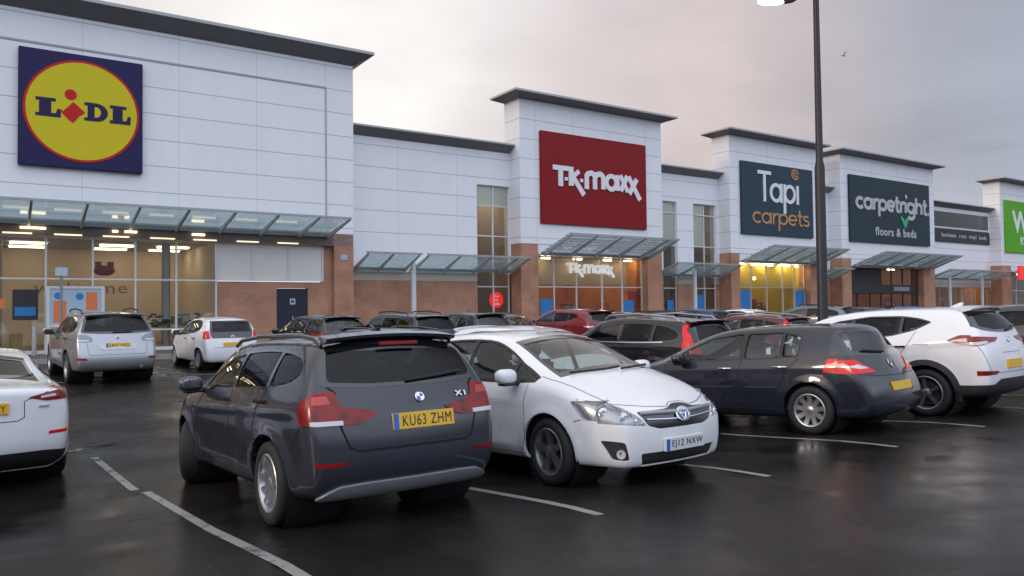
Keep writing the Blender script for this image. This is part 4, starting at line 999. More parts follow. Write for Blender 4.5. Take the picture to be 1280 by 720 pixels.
def mirror_pts(p): return p+[(-a, b) for a, b in p[::-1]]
def build_car(sp, name='car', lev=3, detail=2, steer=0., paint=None):
    """detail 2: hero car, 1: parked car farther off"""
    root = empty(name); P = paint or sp['paint']; bm = shell(sp, lev); sf = Surf(bm); top, crown, yr = tab(sp['top']), tab(sp['crown']), tab(sp['yr'])
    parts = []
    # wheel arches
    for sd in 'LR':
        nb = None
        for wx in sp['wx']:
            poly = [(wx+sp['ra']*math.cos(2*math.pi*k/36), sp['wr']+sp.get('az', .02)+sp['ra']*math.sin(2*math.pi*k/36)) for k in range(36)]
            fs = cut(bm, sd, poly, nmin=.05)
            fs += [f for f in bm.faces if f not in set(fs) and f.calc_center_median().z < .42 and f.calc_center_median().y*AX[sd][1] > .25 and math.hypot(f.calc_center_median().x-wx, f.calc_center_median().z-sp['wr']) < sp['ra']*.97]
            take(bm, list(set(fs)), rim=0, lip=.03).free()
    for wx in sp['wx']:
        for s in (1, -1):
            am = bmesh.new(); W_ = tab(sp['W'])(wx); lathe(am, [(sp['ra']+.025, s*(W_-.06)), (sp['ra']+.01, s*.38), (0, s*.36)], 30, 0, 'y', (wx, 0, sp['wr']+.02)); parts.append(('wheel_arch', am, 'seam', 60, None))
    if sp.get('cladding'):                                       # dark plastic arch lips standing a little proud of the paint
        for sd in 'LR':
            cl = bmesh.new(); s = AX[sd][1]
            for wx in sp['wx']:
                prev = None; ra = sp['ra']
                for k in range(-3, 34):
                    a = math.pi*k/30; q = []
                    for rr_, o in ((ra-.004, -.03), (ra-.004, .012), (ra+sp['cladding'], .012), (ra+sp['cladding']+.004, -.004)):
                        x, z = wx+rr_*math.cos(a), sp['wr']+.02+rr_*math.sin(a); p, n = sf.hit(sd, x, max(z, .30)); 
                        if p is None: q = None; break
                        q.append(cl.verts.new((x, p.y+s*o, z)))
                    if q and prev:
                        for i in range(3): cl.faces.new([prev[i], prev[i+1], q[i+1], q[i]])
                    prev = q
            fixn(cl); parts.append(('arch_trim', cl, 'plastic', 40, None))
    # side glass
    for sd in 'LR':
        dlo = sp['dlo']; fs = cut(bm, sd, dlo); 
        if not fs: continue
        fr = take(bm, fs, off=.0, rim=.02, lip=.0)
        for k, (a, b) in enumerate(sp['panes']):
            pn = clip(inset(dlo, .022), a, b)
            if len(pn) < 3: continue
            if area(pn) < 0: pn = pn[::-1]
            pn = round_poly(pn, .03, 2); fr.normal_update(); g = cut(fr, sd, pn)
            if g: parts.append(('side_window', take(fr, g, off=-.006, rim=.004, lip=.01), sp['glass'][k], 180, None))
        parts.append(('window_surround', fr, sp.get('surround', 'gloss_black'), 60, None))
        if sp.get('chrome_line'):
            cb = bmesh.new(); lo = sorted(sp['chrome_line']); 
            ribbon(cb, sf, sd, lo, .022, .005); parts.append(('chrome_strip', cb, 'chrome', 180, None))
    # windscreen
    def screen(x0, x1, mg, ax):
        n = 6; xs_ = [x0+(x1-x0)*k/n for k in range(n+1)]; C = np.linspace(-1, 1, 11)
        f = lambda x, c: (c*(yr(x)-mg), top(x)-crown(x)*c*c)
        pl = [f(x0, c) for c in C] + [f(x, 1) for x in xs_[1:-1]] + [f(x1, c) for c in C[::-1]] + [f(x, -1) for x in xs_[1:-1][::-1]]
        return pl if x0 > x1 or True else pl
    for key, ax, nm, gm in (('ws', 'F', 'windscreen', sp.get('wsglass', 'clear_screen')), ('rs', 'B', 'rear_window', sp['glass'][-1])):
        if sp.get(key):
            pl = screen(*sp[key], ax); bm.normal_update(); fs = cut(bm, ax, pl, lim=-.6, nmin=.10)
            if fs:
                fr = take(bm, fs, rim=.02, lip=.008); fr.normal_update(); g = cut(fr, ax, inset(pl, .035), lim=-.6, nmin=.1)
                if g: parts.append((nm, take(fr, g, off=-.004, rim=.003, lip=.008), gm, 180, None))
                parts.append((nm+'_surround', fr, 'gloss_black', 60, None))
    # flat-back tailgate glass and every other cut panel
    for pn in sp['panels']:
        nm, mt, sides = pn['name'], pn['mat'], pn['cuts']
        for flip in ((1, -1) if pn.get('mirror') else (1,)):
            acc = None
            for ax, poly in sides:
                a2 = ax; pl = poly
                if flip < 0:
                    if ax in 'LR': a2 = 'R' if ax == 'L' else 'L'
                    else: pl = [(-p[0], p[1]) if ax in 'BF' else (p[0], -p[1]) for p in poly][::-1]
                bm.normal_update(); wrap = len(sides) > 1; lm = pn.get('lim', .9)
                if wrap and a2 in 'LR':
                    sg_ = -1 if sides[0][0] == 'B' else 1
                    pl = clip(pl, -lm, 9) if sg_ < 0 else clip(pl, -9, lm)
                fs = cut(bm, a2, pl, lim=lm, nmin=.02 if wrap else pn.get('nmin', .12), split=wrap and a2 in 'BF')
                if not fs: continue
                t = take(bm, fs, off=pn.get('off', .004), rim=pn.get('rim', .016), lip=pn.get('lip', .012)); acc = merge(acc, t) if acc else t
            if acc is None: continue
            ob = None; inner = []
            for sub in pn.get('subs', []):
                pl = sub['poly'] if flip > 0 else [(-p[0], p[1]) if sub['ax'] in 'BF' else p for p in sub['poly']][::-1]
                sa = sub['ax'] if flip > 0 or sub['ax'] in 'BF' else ('R' if sub['ax'] == 'L' else 'L')
                acc.normal_update(); g = cut(acc, sa, pl, lim=.5, nmin=.05)
                if g: inner.append((sub['name'], take(acc, g, off=sub.get('off', .002), rim=.006, lip=.006), sub['mat']))
            cov = None
            if pn.get('cover') is not None:                       # a clear cover over a sunken housing
                cov = acc.copy(); cov.normal_update()
                for v in cov.verts: v.co += v.normal*pn['cover']
                inner.append(('lamp_cover', cov, 'lamp_glass'))
            parts.append((nm, acc, mt, pn.get('smooth', 50), inner, pn.get('label')))
    bmesh.ops.delete(bm, geom=[v for v in bm.verts if not v.link_faces], context='VERTS')
    body = link('body', bm, P, root, smooth=42)
    for q in parts:
        o = link(q[0], q[1], q[2], root, smooth=q[3])
        for nm, b2, m2 in (q[4] or []): link(nm, b2, m2, o, smooth=50)
    # shut lines
    sm = bmesh.new()
    for ax, pts in sp.get('seams', []):
        for a2 in (('L', 'R') if ax == 'S' else (ax,)): ribbon(sm, sf, a2, pts, sp.get('seamw', .008))
    if len(sm.faces): link('shut_lines', sm, 'seam', root)
    else: sm.free()
    # wheels
    wk = sp['wheel']
    for i, wx in enumerate(sp['wx']):
        for s in (1, -1):
            yw = tab(sp['W'])(wx)-.012-wk['w']/2
            wheel_parts(root, 'wheel', sp['wr'], wk['rr'], wk['w'], wk['n'], wk['mat'], (wx, s*yw, sp['wr']), s, steer if i == 1 else 0, wk.get('double', False), wk.get('twist', 0), wk.get('thin', 1.))
    # cabin
    bi = bmesh.new(); x0, x1 = sp['cabin']; wi = tab(sp['W'])(0)-.12; zt = sp['belt_in']
    box(bi, x0, x1, -wi, wi, .30, .36)
    if detail: box(bi, x1-.35, x1+.05, -wi, wi, .36, zt-.02, bev=.05)
    link('cabin_floor', bi, 'interior', root)
    si = bmesh.new()
    for s in (1, -1):
        for sx in sp['seats']:
            box(si, sx-.25, sx+.25, s*.37-.24, s*.37+.24, .42, .58, bev=.05)
            vs = box(si, sx-.30, sx-.16, s*.37-.23, s*.37+.23, .56, min(zt+.20, top(sx-.40)-crown(sx-.40)-.12), bev=.04)
            hz = min(zt+.42, top(sx-.30)-crown(sx-.30)-.07, top(sx-.45)-crown(sx-.45)-.05); hb = min(zt+.23, hz-.10)
            box(si, sx-.36, sx-.26, s*.37-.12, s*.37+.12, hb, hz, bev=.035)
    link('seats', si, 'seat_cloth', root, smooth=40)
    # door mirrors
    if sp.get('mirror'):
        mx, mz = sp['mirror']
        for s in (1, -1):
            p, n = sf.hit('L' if s > 0 else 'R', mx, mz-.04); y = abs(p.y) if p else tab(sp['W'])(mx)
            b2 = bmesh.new(); blob(b2, (mx+.02, s*(y+.14), mz+.03), (.08, .12, .078), seg=10, sq=.78)
            o = link('door_mirror', b2, sp.get('mirror_mat', P), root, smooth=60)
            b2 = bmesh.new(); tube(b2, [(mx+.04, s*(y-.02), mz-.04), (mx+.03, s*(y+.12), mz-.02)], .03, 8); blob(b2, (mx+.02, s*(y+.12), mz-.045), (.075, .10, .02), seg=6, sq=.7); link('mirror_stalk', b2, 'trim', o, smooth=50)
            b2 = bmesh.new(); blob(b2, (mx-.055, s*(y+.14), mz+.03), (.012, .095, .06), seg=8, sq=.7); link('mirror_glass', b2, 'mirror_glass', o)
    for hx, hz in sp.get('handles', []):
        for s, ax in ((1, 'L'), (-1, 'R')):
            p, n = sf.hit(ax, hx, hz)
            if p:
                b2 = bmesh.new(); tube(b2, [(hx-.10, p.y-s*.0, hz), (hx-.08, p.y+s*.032, hz+.002), (hx+.07, p.y+s*.032, hz+.004), (hx+.10, p.y-s*.0, hz+.002)], .013, 8); link('door_handle', b2, sp.get('handle_mat', P), root, smooth=60)
    if sp.get('rails'):
        for s in (1, -1):
            b2 = bmesh.new(); pts = [(x, s*y, z) for x, y, z in sp['rails']]; tube(b2, pts, .018, 8, flat=(.016, .02)); link('roof_rail', b2, sp.get('rail_mat', 'gloss_black'), root, smooth=60)
    if sp.get('spoiler'):
        xs_, z_, w_, l_, mt_ = sp['spoiler']; b2 = bmesh.new(); pr = []
        N = 12
        for k in range(N+1):
            c = -1+2*k/N; q = 1-c*c; y = c*w_; zz = z_+.03*q; xb = xs_-l_*(.55+.45*q)
            pr.append([b2.verts.new(v) for v in [(xs_+.12, y, zz+.022), (xb, y, zz-.005), (xb+.008, y, zz-.028), (xs_+.06, y, zz-.05)]])
        for A, Bq in zip(pr, pr[1:]):
            for i in range(4): b2.faces.new([A[i], A[(i+1) % 4], Bq[(i+1) % 4], Bq[i]])
        b2.faces.new(pr[0]); b2.faces.new(pr[-1][::-1]); fixn(b2); link('spoiler', b2, mt_ or P, root, smooth=40)
    if sp.get('fin'):
        fx, fm = sp['fin']; z = top(fx); b2 = bmesh.new(); prism(b2, [(fx+.10, z-.01), (fx-.09, z-.01), (fx-.12, z+.055), (fx-.07, z+.06)], -.02, .02, 'y'); bmesh.ops.bevel(b2, geom=b2.edges[:], offset=.006, segments=2, affect='EDGES'); fixn(b2); link('roof_aerial', b2, fm or P, root, smooth=50)
    for ax, pts, r_ in sp.get('wipers', []):
        H = [sf.hit(ax, *p) for p in pts]; H = [p+n*.022 for p, n in H if p]
        if len(H) > 1: b2 = bmesh.new(); tube(b2, H, r_, 6, flat=(r_, r_*1.4)); link('wiper', b2, 'trim', root, smooth=60)
    # number plates
    for ax, yy, zz, mat_, txt, w_, h_ in sp.get('plates', []):
        p, n = sf.hit(ax, yy, zz)
        if not p: continue
        n = Vector((n.x, 0, n.z*.5)).normalized(); m = frame_at(p+n*.012, n, ax)
        b2 = bmesh.new(); box(b2, -w_/2, w_/2, -h_/2, h_/2, -.03, .004, bev=.002); o = link('number_plate', b2, mat_, root, matrix=m)
        if txt and detail:
            t_ = text_bm(txt, w_*(.80 if sp.get('eu', True) else .9), h_*.66, .002, -.004); bmesh.ops.translate(t_, verts=t_.verts, vec=(w_*.05, 0, .006)); link('characters', t_, 'plate_ink', o)
            b2 = bmesh.new(); box(b2, -w_/2+.003, -w_/2+.048, -h_/2+.003, h_/2-.003, .0035, .0055); link('blue_band', b2, 'plate_blue', o)
    for fn in sp.get('extra', []): fn(root, sf, P)
    return root
def seat_on_ground(o, x, y, th, wb):
    h = Vector((-math.sin(R(th)), math.cos(R(th)), 0)); l = Vector((-math.cos(R(th)), -math.sin(R(th)), 0)); c = Vector((x, y, 0))
    a, b = c-h*wb/2, c+h*wb/2; za, zb = ground_z(a.x, a.y), ground_z(b.x, b.y); f = (h*wb+Vector((0, 0, zb-za))).normalized(); u = f.cross(l)
    m = Matrix(((f.x, l.x, u.x, x), (f.y, l.y, u.y, y), (f.z, l.z, u.z, (za+zb)/2), (0, 0, 0, 1))); o.matrix_basis = m; return o
def park(o, contact, th, wb, axle, side, yw=.85):
    h = Vector((-math.sin(R(th)), math.cos(R(th)))); l = Vector((-math.cos(R(th)), -math.sin(R(th)))); c = Vector(contact)-l*side*yw-h*axle
    return seat_on_ground(o, c.x, c.y, th, wb)
# ------------------------------------------------------------------ the cars parked here
def const(v): return [(-3, v), (3, v)]
def ends(zr, zm, zf, a=-1.9, b=1.9): return [(-2.3, zr), (a, zm), (b, zm), (2.3, zf)]
SP = {}
# dark grey compact SUV, seen from behind
lampB = [(.90, .84), (.74, .825), (.45, .82), (.36, .85), (.29, .905), (.57, .955), (.60, 1.07), (.74, 1.065), (.90, 1.03)]
SP['suv_a'] = dict(paint='graphite_paint', xs=[-1.88, -1.62, -1.2, -.6, -.1, .3, .62, .95, 1.28, 1.5, 1.8, 2.0, 2.12],
    top=[(-1.88, 1.47), (-1.62, 1.50), (-.8, 1.53), (-.2, 1.53), (.3, 1.49), (.62, 1.40), (.95, 1.20), (1.28, 1.04), (1.5, 1.00), (1.8, .94), (2.0, .86), (2.12, .78)],
    crown=[(-1.88, .05), (.3, .05), (.62, .06), (1.0, .09), (1.28, .05), (2.0, .05), (2.12, .05)],
    yr=[(-1.88, .60), (-1.5, .63), (-.2, .65), (.5, .63), (.95, .68), (1.28, .74), (1.8, .70), (2.12, .58)],
    belt=[(-2.2, 1.05), (-1.5, 1.03), (-.5, 1.0), (.6, .98), (1.28, .955), (1.8, .87), (2.12, .72)],
    W=[(-1.88, .83), (-1.6, .885), (-1.3, .905), (0, .895), (1.38, .905), (1.7, .885), (1.95, .83), (2.12, .74)],
    z0=const(.24), z1=ends(.36, .25, .30), z2=ends(.56, .48, .50), z3=[(-2.3, .86), (-1.0, .80), (1.0, .76), (2.2, .68)],
    xr=[-2.02, -2.14, -2.20, -2.17, -2.09, -1.99, -1.88], xf=[2.1, 2.24, 2.28, 2.25, 2.21, 2.17, 2.12],
    bow_r=[.05, .09, .10, .09, .08, .08, .10], bow_f=[.05, .10, .14, .14, .12, .10, .08], wsb=[(-1, 0), (.3, 0), (.62, .6), (.95, 1), (1.28, 1), (1.5, .3), (1.8, 0)],
    wx=(-1.38, 1.38), wr=.335, ra=.375, flare=.022, crease=[([(-2.0, .93), (0, .88), (1.5, .84)], .014, .10), ([(-.95, .42), (.95, .42)], .016, .10)],
    dlo=smooth_poly([(.80, 1.045), (.42, 1.24), (.02, 1.36), (-.5, 1.405), (-1.2, 1.405), (-1.68, 1.35), (-1.84, 1.25), (-1.78, 1.15), (-1.45, 1.09), (-.4, 1.055)], 3),
    panes=[(-.30, 9), (-1.24, -.36), (-9, -1.30)], glass=['car_glass', 'privacy', 'privacy', 'privacy'], surround='gloss_black',
    ws=(1.22, .56, .07), belt_in=1.02, cabin=(-1.5, 1.15), seats=(-.05, -.95), mirror=(.70, 1.06), handles=[(-.16, .965), (-1.22, .985)],
    rails=[(-1.84, .585, 1.415), (-1.74, .60, 1.475), (-1.5, .612, 1.505), (-1.2, .622, 1.520), (-.5, .635, 1.53), (.1, .63, 1.505), (.30, .62, 1.455)], fin=(-1.55, None), spoiler=(-1.90, 1.475, .58, .09, None),
    panels=[dict(name='tailgate_glass', mat='gloss_black', cuts=[('B', round_poly([(-.70, 1.11), (-.35, 1.085), (.35, 1.085), (.70, 1.11), (.645, 1.38), (.55, 1.42), (-.55, 1.42), (-.645, 1.38)], .05))], lim=1.5, off=.002,
                 subs=[dict(name='rear_window', ax='B', mat='privacy', poly=round_poly([(-.64, 1.14), (-.3, 1.115), (.3, 1.115), (.64, 1.14), (.585, 1.37), (-.585, 1.37)], .05), off=-.002)]),
            dict(name='tail_light', mat='red_lens', mirror=True, lim=2.07, off=.010, cuts=[('B', round_poly(lampB, .02, 2)), ('L', round_poly([(-2.30, .80), (-1.99, .835), (-1.95, .93), (-1.99, 1.03), (-2.3, 1.06)], .03, 2))],
                 subs=[dict(name='reversing_lens', ax='B', mat='clear_lens', poly=[(.57, .825), (.80, .828), (.80, .862), (.57, .858)], off=.002), dict(name='orange_segment', ax='B', mat='orange_lens', poly=[(.64, .985), (.78, .98), (.77, 1.045), (.66, 1.05)], off=-.004)]),
            dict(name='rear_reflector', mat='red_lens', mirror=True, lim=2.06, off=.004, cuts=[('B', [(.55, .522), (.775, .525), (.775, .56), (.55, .552)])]),
            dict(name='silver_skid_plate', mat='satin', lim=1.2, off=.022, rim=.03, cuts=[('B', round_poly([(-.74, .28), (.74, .28), (.70, .33), (.60, .375), (.40, .385), (-.40, .385), (-.60, .375), (-.70, .33)], .03))]),
            dict(name='headlight', mat='clear_lens', mirror=True, cuts=[('F', [(.50, .70), (.86, .74), (.86, .84), (.52, .80)]), ('L', [(1.85, .74), (2.4, .70), (2.4, .84), (1.85, .84)])], lim=2.0),
            dict(name='grille', mat='trim', mirror=True, cuts=[('F', [(.05, .55), (.30, .56), (.33, .78), (.05, .78)])])],
    seams=[('B', [(.60, .955), (.585, .80), (.53, .655), (.47, .625), (-.47, .625), (-.53, .655), (-.585, .80), (-.60, .955)]), ('B', [(.585, .82), (.595, 1.07)]), ('B', [(-.585, .82), (-.595, 1.07)]), ('B', [(.60, 1.07), (.66, 1.12)]), ('B', [(-.60, 1.07), (-.66, 1.12)]),
           ('S', [(.66, 1.03), (.86, .80), (.84, .36), (.80, .33)]), ('S', [(-.33, 1.05), (-.31, .75), (-.30, .33)]), ('S', [(-1.28, 1.08), (-1.10, .86), (-1.02, .72), (-.98, .45), (-.95, .33)]), ('S', [(-.95, .335), (.80, .335)]),
           ('S', [(-2.0, .82), (-1.78, .62)])], seamw=.016,
    wipers=[('B', [(.0, 1.115), (-.2, 1.13), (-.52, 1.16)], .010)], plates=[('B', -.085, .815, 'plate_yellow', 'KU63 ZHM', .54, .125)],
    wheel=dict(rr=.232, w=.225, n=11, mat='alloy', double=False, thin=.55))
import copy as _copy
def derive(base, **over):
    s = _copy.deepcopy(SP[base]); s.update(over); return s
# ---- detail add-ons
def grille_bars(bars, logo=None):
    def fn(root, sf, P):
        for ax, pts, r_, mt in bars:
            H = [sf.hit(ax, *p) for p in pts]; H = [p+n*.010 for p, n in H if p]
            if len(H) > 1: b = bmesh.new(); tube(b, H, r_, 8, flat=(r_*.6, r_)); link('grille_bar', b, mt, root, smooth=60)
    return fn
def badge(ax, yy, zz, r_, kind='disc', m1='chrome', m2='emblem_blue'):
    def fn(root, sf, P):
        p, n = sf.hit(ax, yy, zz)
        if not p: return
        m = frame_at(p+n*.004, n, ax); b = bmesh.new()
        if kind == 'disc':
            lathe(b, [(0, 0), (r_, 0), (r_, .008), (r_*.86, .012), (r_*.72, .010), (0, .010)], 28, 0, 'z'); o = link('badge', b, m1, root, matrix=m, smooth=40)
            b = bmesh.new()
            for k in (0, 2):
                c = [(0, 0)]+[(r_*.7*math.cos(R(90*k+a)), r_*.7*math.sin(R(90*k+a))) for a in (0, 30, 60, 90)]; prism(b, c, .0102, .0125, 'z')
            fixn(b); link('badge_quarters', b, m2, o)
        elif kind == 'ovals':
            lathe(b, [(0, 0), (r_, 0), (r_, .010), (r_*.84, .012), (r_*.80, .006), (0, .006)], 32, 0, 'z')
            for v in b.verts: v.co.y *= .72
            for (w_, h_, yy_) in ((.32, .60, 0), (.72, .25, .25*r_)):
                tube(b, [(r_*w_*math.cos(t), r_*h_*math.sin(t)*.9+yy_, .010) for t in [2*math.pi*k/20 for k in range(21)]], r_*.07, 6)
            link('badge', b, m1, root, matrix=m, smooth=40); b = bmesh.new(); lathe(b, [(0, .0072), (r_*.79, .0072)], 28, 0, 'z')
            for v in b.verts: v.co.y *= .72
            link('badge_field', b, m2, root, matrix=m)
        elif kind == 'chevrons':
            for dz in (0, .45): 
                tube(b, [(-r_, (dz-.6)*r_, .006), (0, (dz+.1)*r_, .008), (r_, (dz-.6)*r_, .006)], r_*.14, 6)
            link('badge', b, m1, root, matrix=m, smooth=40)
        elif kind == 'diamond':
            tube(b, [(0, -r_*1.25, .006), (r_*.8, 0, .008), (0, r_*1.25, .006), (-r_*.8, 0, .008), (0, -r_*1.25, .006)], r_*.2, 6); link('badge', b, m1, root, matrix=m, smooth=40)
        elif kind == 'slash':
            tube(b, [(r_*math.cos(t), r_*.66*math.sin(t), .006) for t in [2*math.pi*k/20 for k in range(21)]], r_*.12, 6); tube(b, [(-r_*.35, -r_*.45, .008), (-r_*.1, r_*.4, .008)], r_*.09, 6); tube(b, [(r_*.35, r_*.45, .008), (r_*.1, -r_*.4, .008)], r_*.09, 6); tube(b, [(-r_*.25, 0, .008), (r_*.25, 0, .008)], r_*.09, 6)
            link('badge', b, m1, root, matrix=m, smooth=40)
    return fn
def lettering(ax, yy, zz, txt, w_, h_, mt='chrome'):
    def fn(root, sf, P):
        p, n = sf.hit(ax, yy, zz)
        if not p: return
        t_ = text_bm(txt, w_, h_, .008, .02); link('model_lettering', t_, mt, root, matrix=frame_at(p+n*.012, n, ax))
    return fn
def fog_lamp(ax, yy, zz, r_):
    def fn(root, sf, P):
        for s in (1, -1):
            p, n = sf.hit(ax, s*yy, zz)
            if p: b = bmesh.new(); lathe(b, [(0, .0), (r_*.9, .0), (r_, .006), (r_, -.03)], 20, 0, 'z'); link('fog_lamp', b, 'clear_lens', root, matrix=frame_at(p-n*.012, n, ax), smooth=40)
    return fn
def projector(ax, pts):
    """the bulbs and bowls inside a front lamp"""
    def fn(root, sf, P):
        for s in (1, -1):
            for (yy, zz, r_) in pts:
                p, n = sf.hit(ax, s*yy, zz)
                if p:
                    b = bmesh.new(); nn = Vector((1, n.y*.5, 0)).normalized()
                    lathe(b, [(0, .004), (r_*.35, .012), (r_*.55, .008), (r_*.8, .0), (r_, .012), (r_, -.01)], 20, 0, 'z'); link('lamp_bowl', b, 'reflector', root, matrix=frame_at(p-n*.035, nn, ax), smooth=60)
    return fn
def side_mould(z, x0, x1, mt='plastic', r_=.010):
    def fn(root, sf, P):
        for ax in 'LR':
            H = [sf.hit(ax, x0+(x1-x0)*k/12, z) for k in range(13)]; H = [p+n*.003 for p, n in H if p]
            b = bmesh.new(); tube(b, H, r_, 6, flat=(r_*.5, r_)); link('side_moulding', b, mt, root, smooth=60)
    return fn
def high_brake_light(x, z, w_):
    def fn(root, sf, P):
        b = bmesh.new(); box(b, x, x+.03, -w_, w_, z-.016, z+.012, bev=.004); link('high_brake_light', b, 'brake_light', root)
    return fn
def tail_pipe(y, z, x):
    def fn(root, sf, P):
        b = bmesh.new(); lathe(b, [(.036, 0), (.036, .12), (.031, .12), (.031, .01)], 18, 0, 'x', (x, y, z)); link('exhaust_pipe', b, 'chrome', root, smooth=40)
    return fn
SP['suv_a']['extra'] = [badge('B', -.085, .985, .042, 'disc', 'chrome', 'emblem_blue'), lettering('B', -.47, .985, 'X1', .11, .045), high_brake_light(-2.035, 1.425, .17)]

# white hatchback with its nose to the camera
SP['hatch_a'] = dict(paint='white_paint', xs=[-1.72, -1.5, -1.1, -.6, -.1, .25, .48, .75, 1.05, 1.30, 1.55, 1.82, 2.0, 2.10],
    top=[(-1.72, 1.44), (-1.5, 1.48), (-.9, 1.52), (-.3, 1.53), (.1, 1.50), (.48, 1.42), (1.05, 1.16), (1.30, 1.045), (1.55, .99), (1.82, .90), (2.0, .81), (2.10, .74)],
    crown=[(-1.72, .05), (.2, .05), (.5, .06), (1.0, .09), (1.30, .055), (1.9, .06), (2.1, .05)],
    yr=[(-1.72, .55), (-1.3, .59), (-.2, .615), (.3, .60), (.7, .64), (1.05, .69), (1.30, .72), (1.7, .68), (2.10, .52)],
    belt=[(-2.0, 1.02), (-1.2, .98), (0, .935), (.9, .925), (1.3, .91), (1.6, .85), (1.85, .78), (2.1, .66)],
    W=[(-1.72, .78), (-1.4, .86), (-1.0, .885), (1.1, .885), (1.5, .875), (1.8, .825), (2.0, .735), (2.10, .66)],
    z0=const(.21), z1=ends(.34, .21, .17), z2=ends(.52, .45, .36), z3=[(-2.3, .80), (0, .72), (1.5, .66), (2.2, .56)],
    xr=[-1.9, -2.02, -2.08, -2.05, -1.97, -1.86, -1.72], xf=[2.02, 2.10, 2.13, 2.13, 2.12, 2.11, 2.10],
    bow_r=[.05, .08, .09, .09, .08, .08, .09], bow_f=[.05, .10, .12, .12, .11, .11, .11], wsb=[(-1, 0), (.2, 0), (.48, .6), (.8, 1), (1.3, 1), (1.6, .3), (1.85, 0)], wsbow=.16,
    wx=(-1.30, 1.30), wr=.317, ra=.352, flare=.018, crease=[([(-2.0, .84), (0, .80), (1.0, .77)], .010, .09), ([(-.9, .34), (.9, .34)], .014, .09)],
    dlo=smooth_poly([(1.08, .965), (.80, 1.15), (.45, 1.32), (.10, 1.405), (-.5, 1.425), (-1.05, 1.39), (-1.42, 1.27), (-1.52, 1.12), (-1.35, 1.04), (-.4, .985)], 3),
    panes=[(.74, 9), (-.08, .69), (-.98, -.14), (-9, -1.03)], glass=['car_glass', 'car_glass', 'car_glass', 'car_glass', 'car_glass'], surround='trim',
    ws=(1.25, .44, .055), belt_in=.95, cabin=(-1.5, 1.05), seats=(-.10, -.95), mirror=(.80, 1.0), handles=[(-.05, .86), (-.98, .89)],
    spoiler=(-1.74, 1.45, .54, .10, None), fin=None,
    panels=[dict(name='headlight', mat='lamp_housing', mirror=True, lim=1.9, off=-.035, cover=.036, rim=.03, lip=.04, cuts=[('F', round_poly([(.43, .57), (.62, .59), (.90, .62), (.90, .835), (.74, .80), (.58, .745)], .02, 2)), ('L', round_poly([(1.60, .805), (1.75, .635), (2.2, .60), (2.2, .80)], .02, 2))], smooth=30),
            dict(name='upper_grille', mat='gloss_black', lim=1.8, off=-.003, cuts=[('F', round_poly([(-.50, .695), (-.18, .705), (-.07, .745), (.07, .745), (.18, .705), (.50, .695), (.42, .57), (.30, .535), (-.30, .535), (-.42, .57)], .03, 2))]),
            dict(name='lower_grille', mat='plastic', lim=1.7, off=-.015, rim=.02, lip=.03, cuts=[('F', round_poly([(-.50, .33), (.50, .33), (.46, .20), (.40, .185), (-.40, .185), (-.46, .20)], .03, 2))]),
            dict(name='fog_lamp_recess', mat='plastic', mirror=True, lim=1.6, off=-.012, rim=.02, lip=.025, cuts=[('F', round_poly([(.76, .46), (.645, .44), (.60, .27), (.70, .285)], .02, 2))]),
            dict(name='tailgate_glass', mat='gloss_black', cuts=[('B', round_poly([(-.66, 1.05), (.66, 1.05), (.56, 1.39), (-.56, 1.39)], .05))], lim=1.4, off=.002, subs=[dict(name='rear_window', ax='B', mat='car_glass', poly=round_poly([(-.60, 1.08), (.60, 1.08), (.51, 1.36), (-.51, 1.36)], .05), off=-.002)]),
            dict(name='tail_light', mat='red_lens', mirror=True, lim=1.4, off=.008, cuts=[('B', [(.62, .82), (.9, .82), (.9, 1.06), (.66, 1.03)]), ('L', [(-2.2, .80), (-1.86, .84), (-1.80, 1.05), (-2.2, 1.08)])])],
    seams=[('F', [(-.80, .815), (-.60, .765), (-.36, .735), (-.16, .722), (-.08, .755), (.08, .755), (.16, .722), (.36, .735), (.60, .765), (.80, .815)]), ('T', [(2.08, .60), (1.72, .69), (1.25, .735), (1.12, .74)]), ('T', [(2.08, -.60), (1.72, -.69), (1.25, -.735), (1.12, -.74)]),
           ('S', [(1.00, .955), (.965, .78), (.985, .45), (.90, .30)]), ('S', [(-.11, .98), (-.10, .75), (-.10, .28)]), ('S', [(-1.0, 1.02), (-.93, .80), (-.90, .66), (-.98, .5)]), ('S', [(-.90, .275), (.90, .275)]), ('S', [(1.66, .62), (1.74, .64)])],
    seamw=.007, wipers=[('F', [(-.55, 1.03), (-.2, 1.045), (.02, 1.06)], .009), ('F', [(.0, 1.04), (.35, 1.05), (.62, 1.05)], .009)],
    plates=[('F', .0, .385, 'plate_white', 'EJ12 NXW', .52, .112), ('B', 0, .70, 'plate_yellow', None, .52, .11)],
    extra=[grille_bars([('F', [(-.47, .675), (-.2, .672), (0, .665), (.2, .672), (.47, .675)], .022, 'satin'), ('F', [(-.43, .625), (-.2, .612), (0, .605), (.2, .612), (.43, .625)], .009, 'chrome')]),
           badge('F', 0, .645, .095, 'ovals', 'chrome', 'emblem_blue'), fog_lamp('F', .665, .335, .042), projector('F', [(.60, .675, .062), (.73, .71, .062), (.50, .62, .04)])],
    wheel=dict(rr=.222, w=.215, n=5, mat='mid_alloy', double=True, thin=.8))

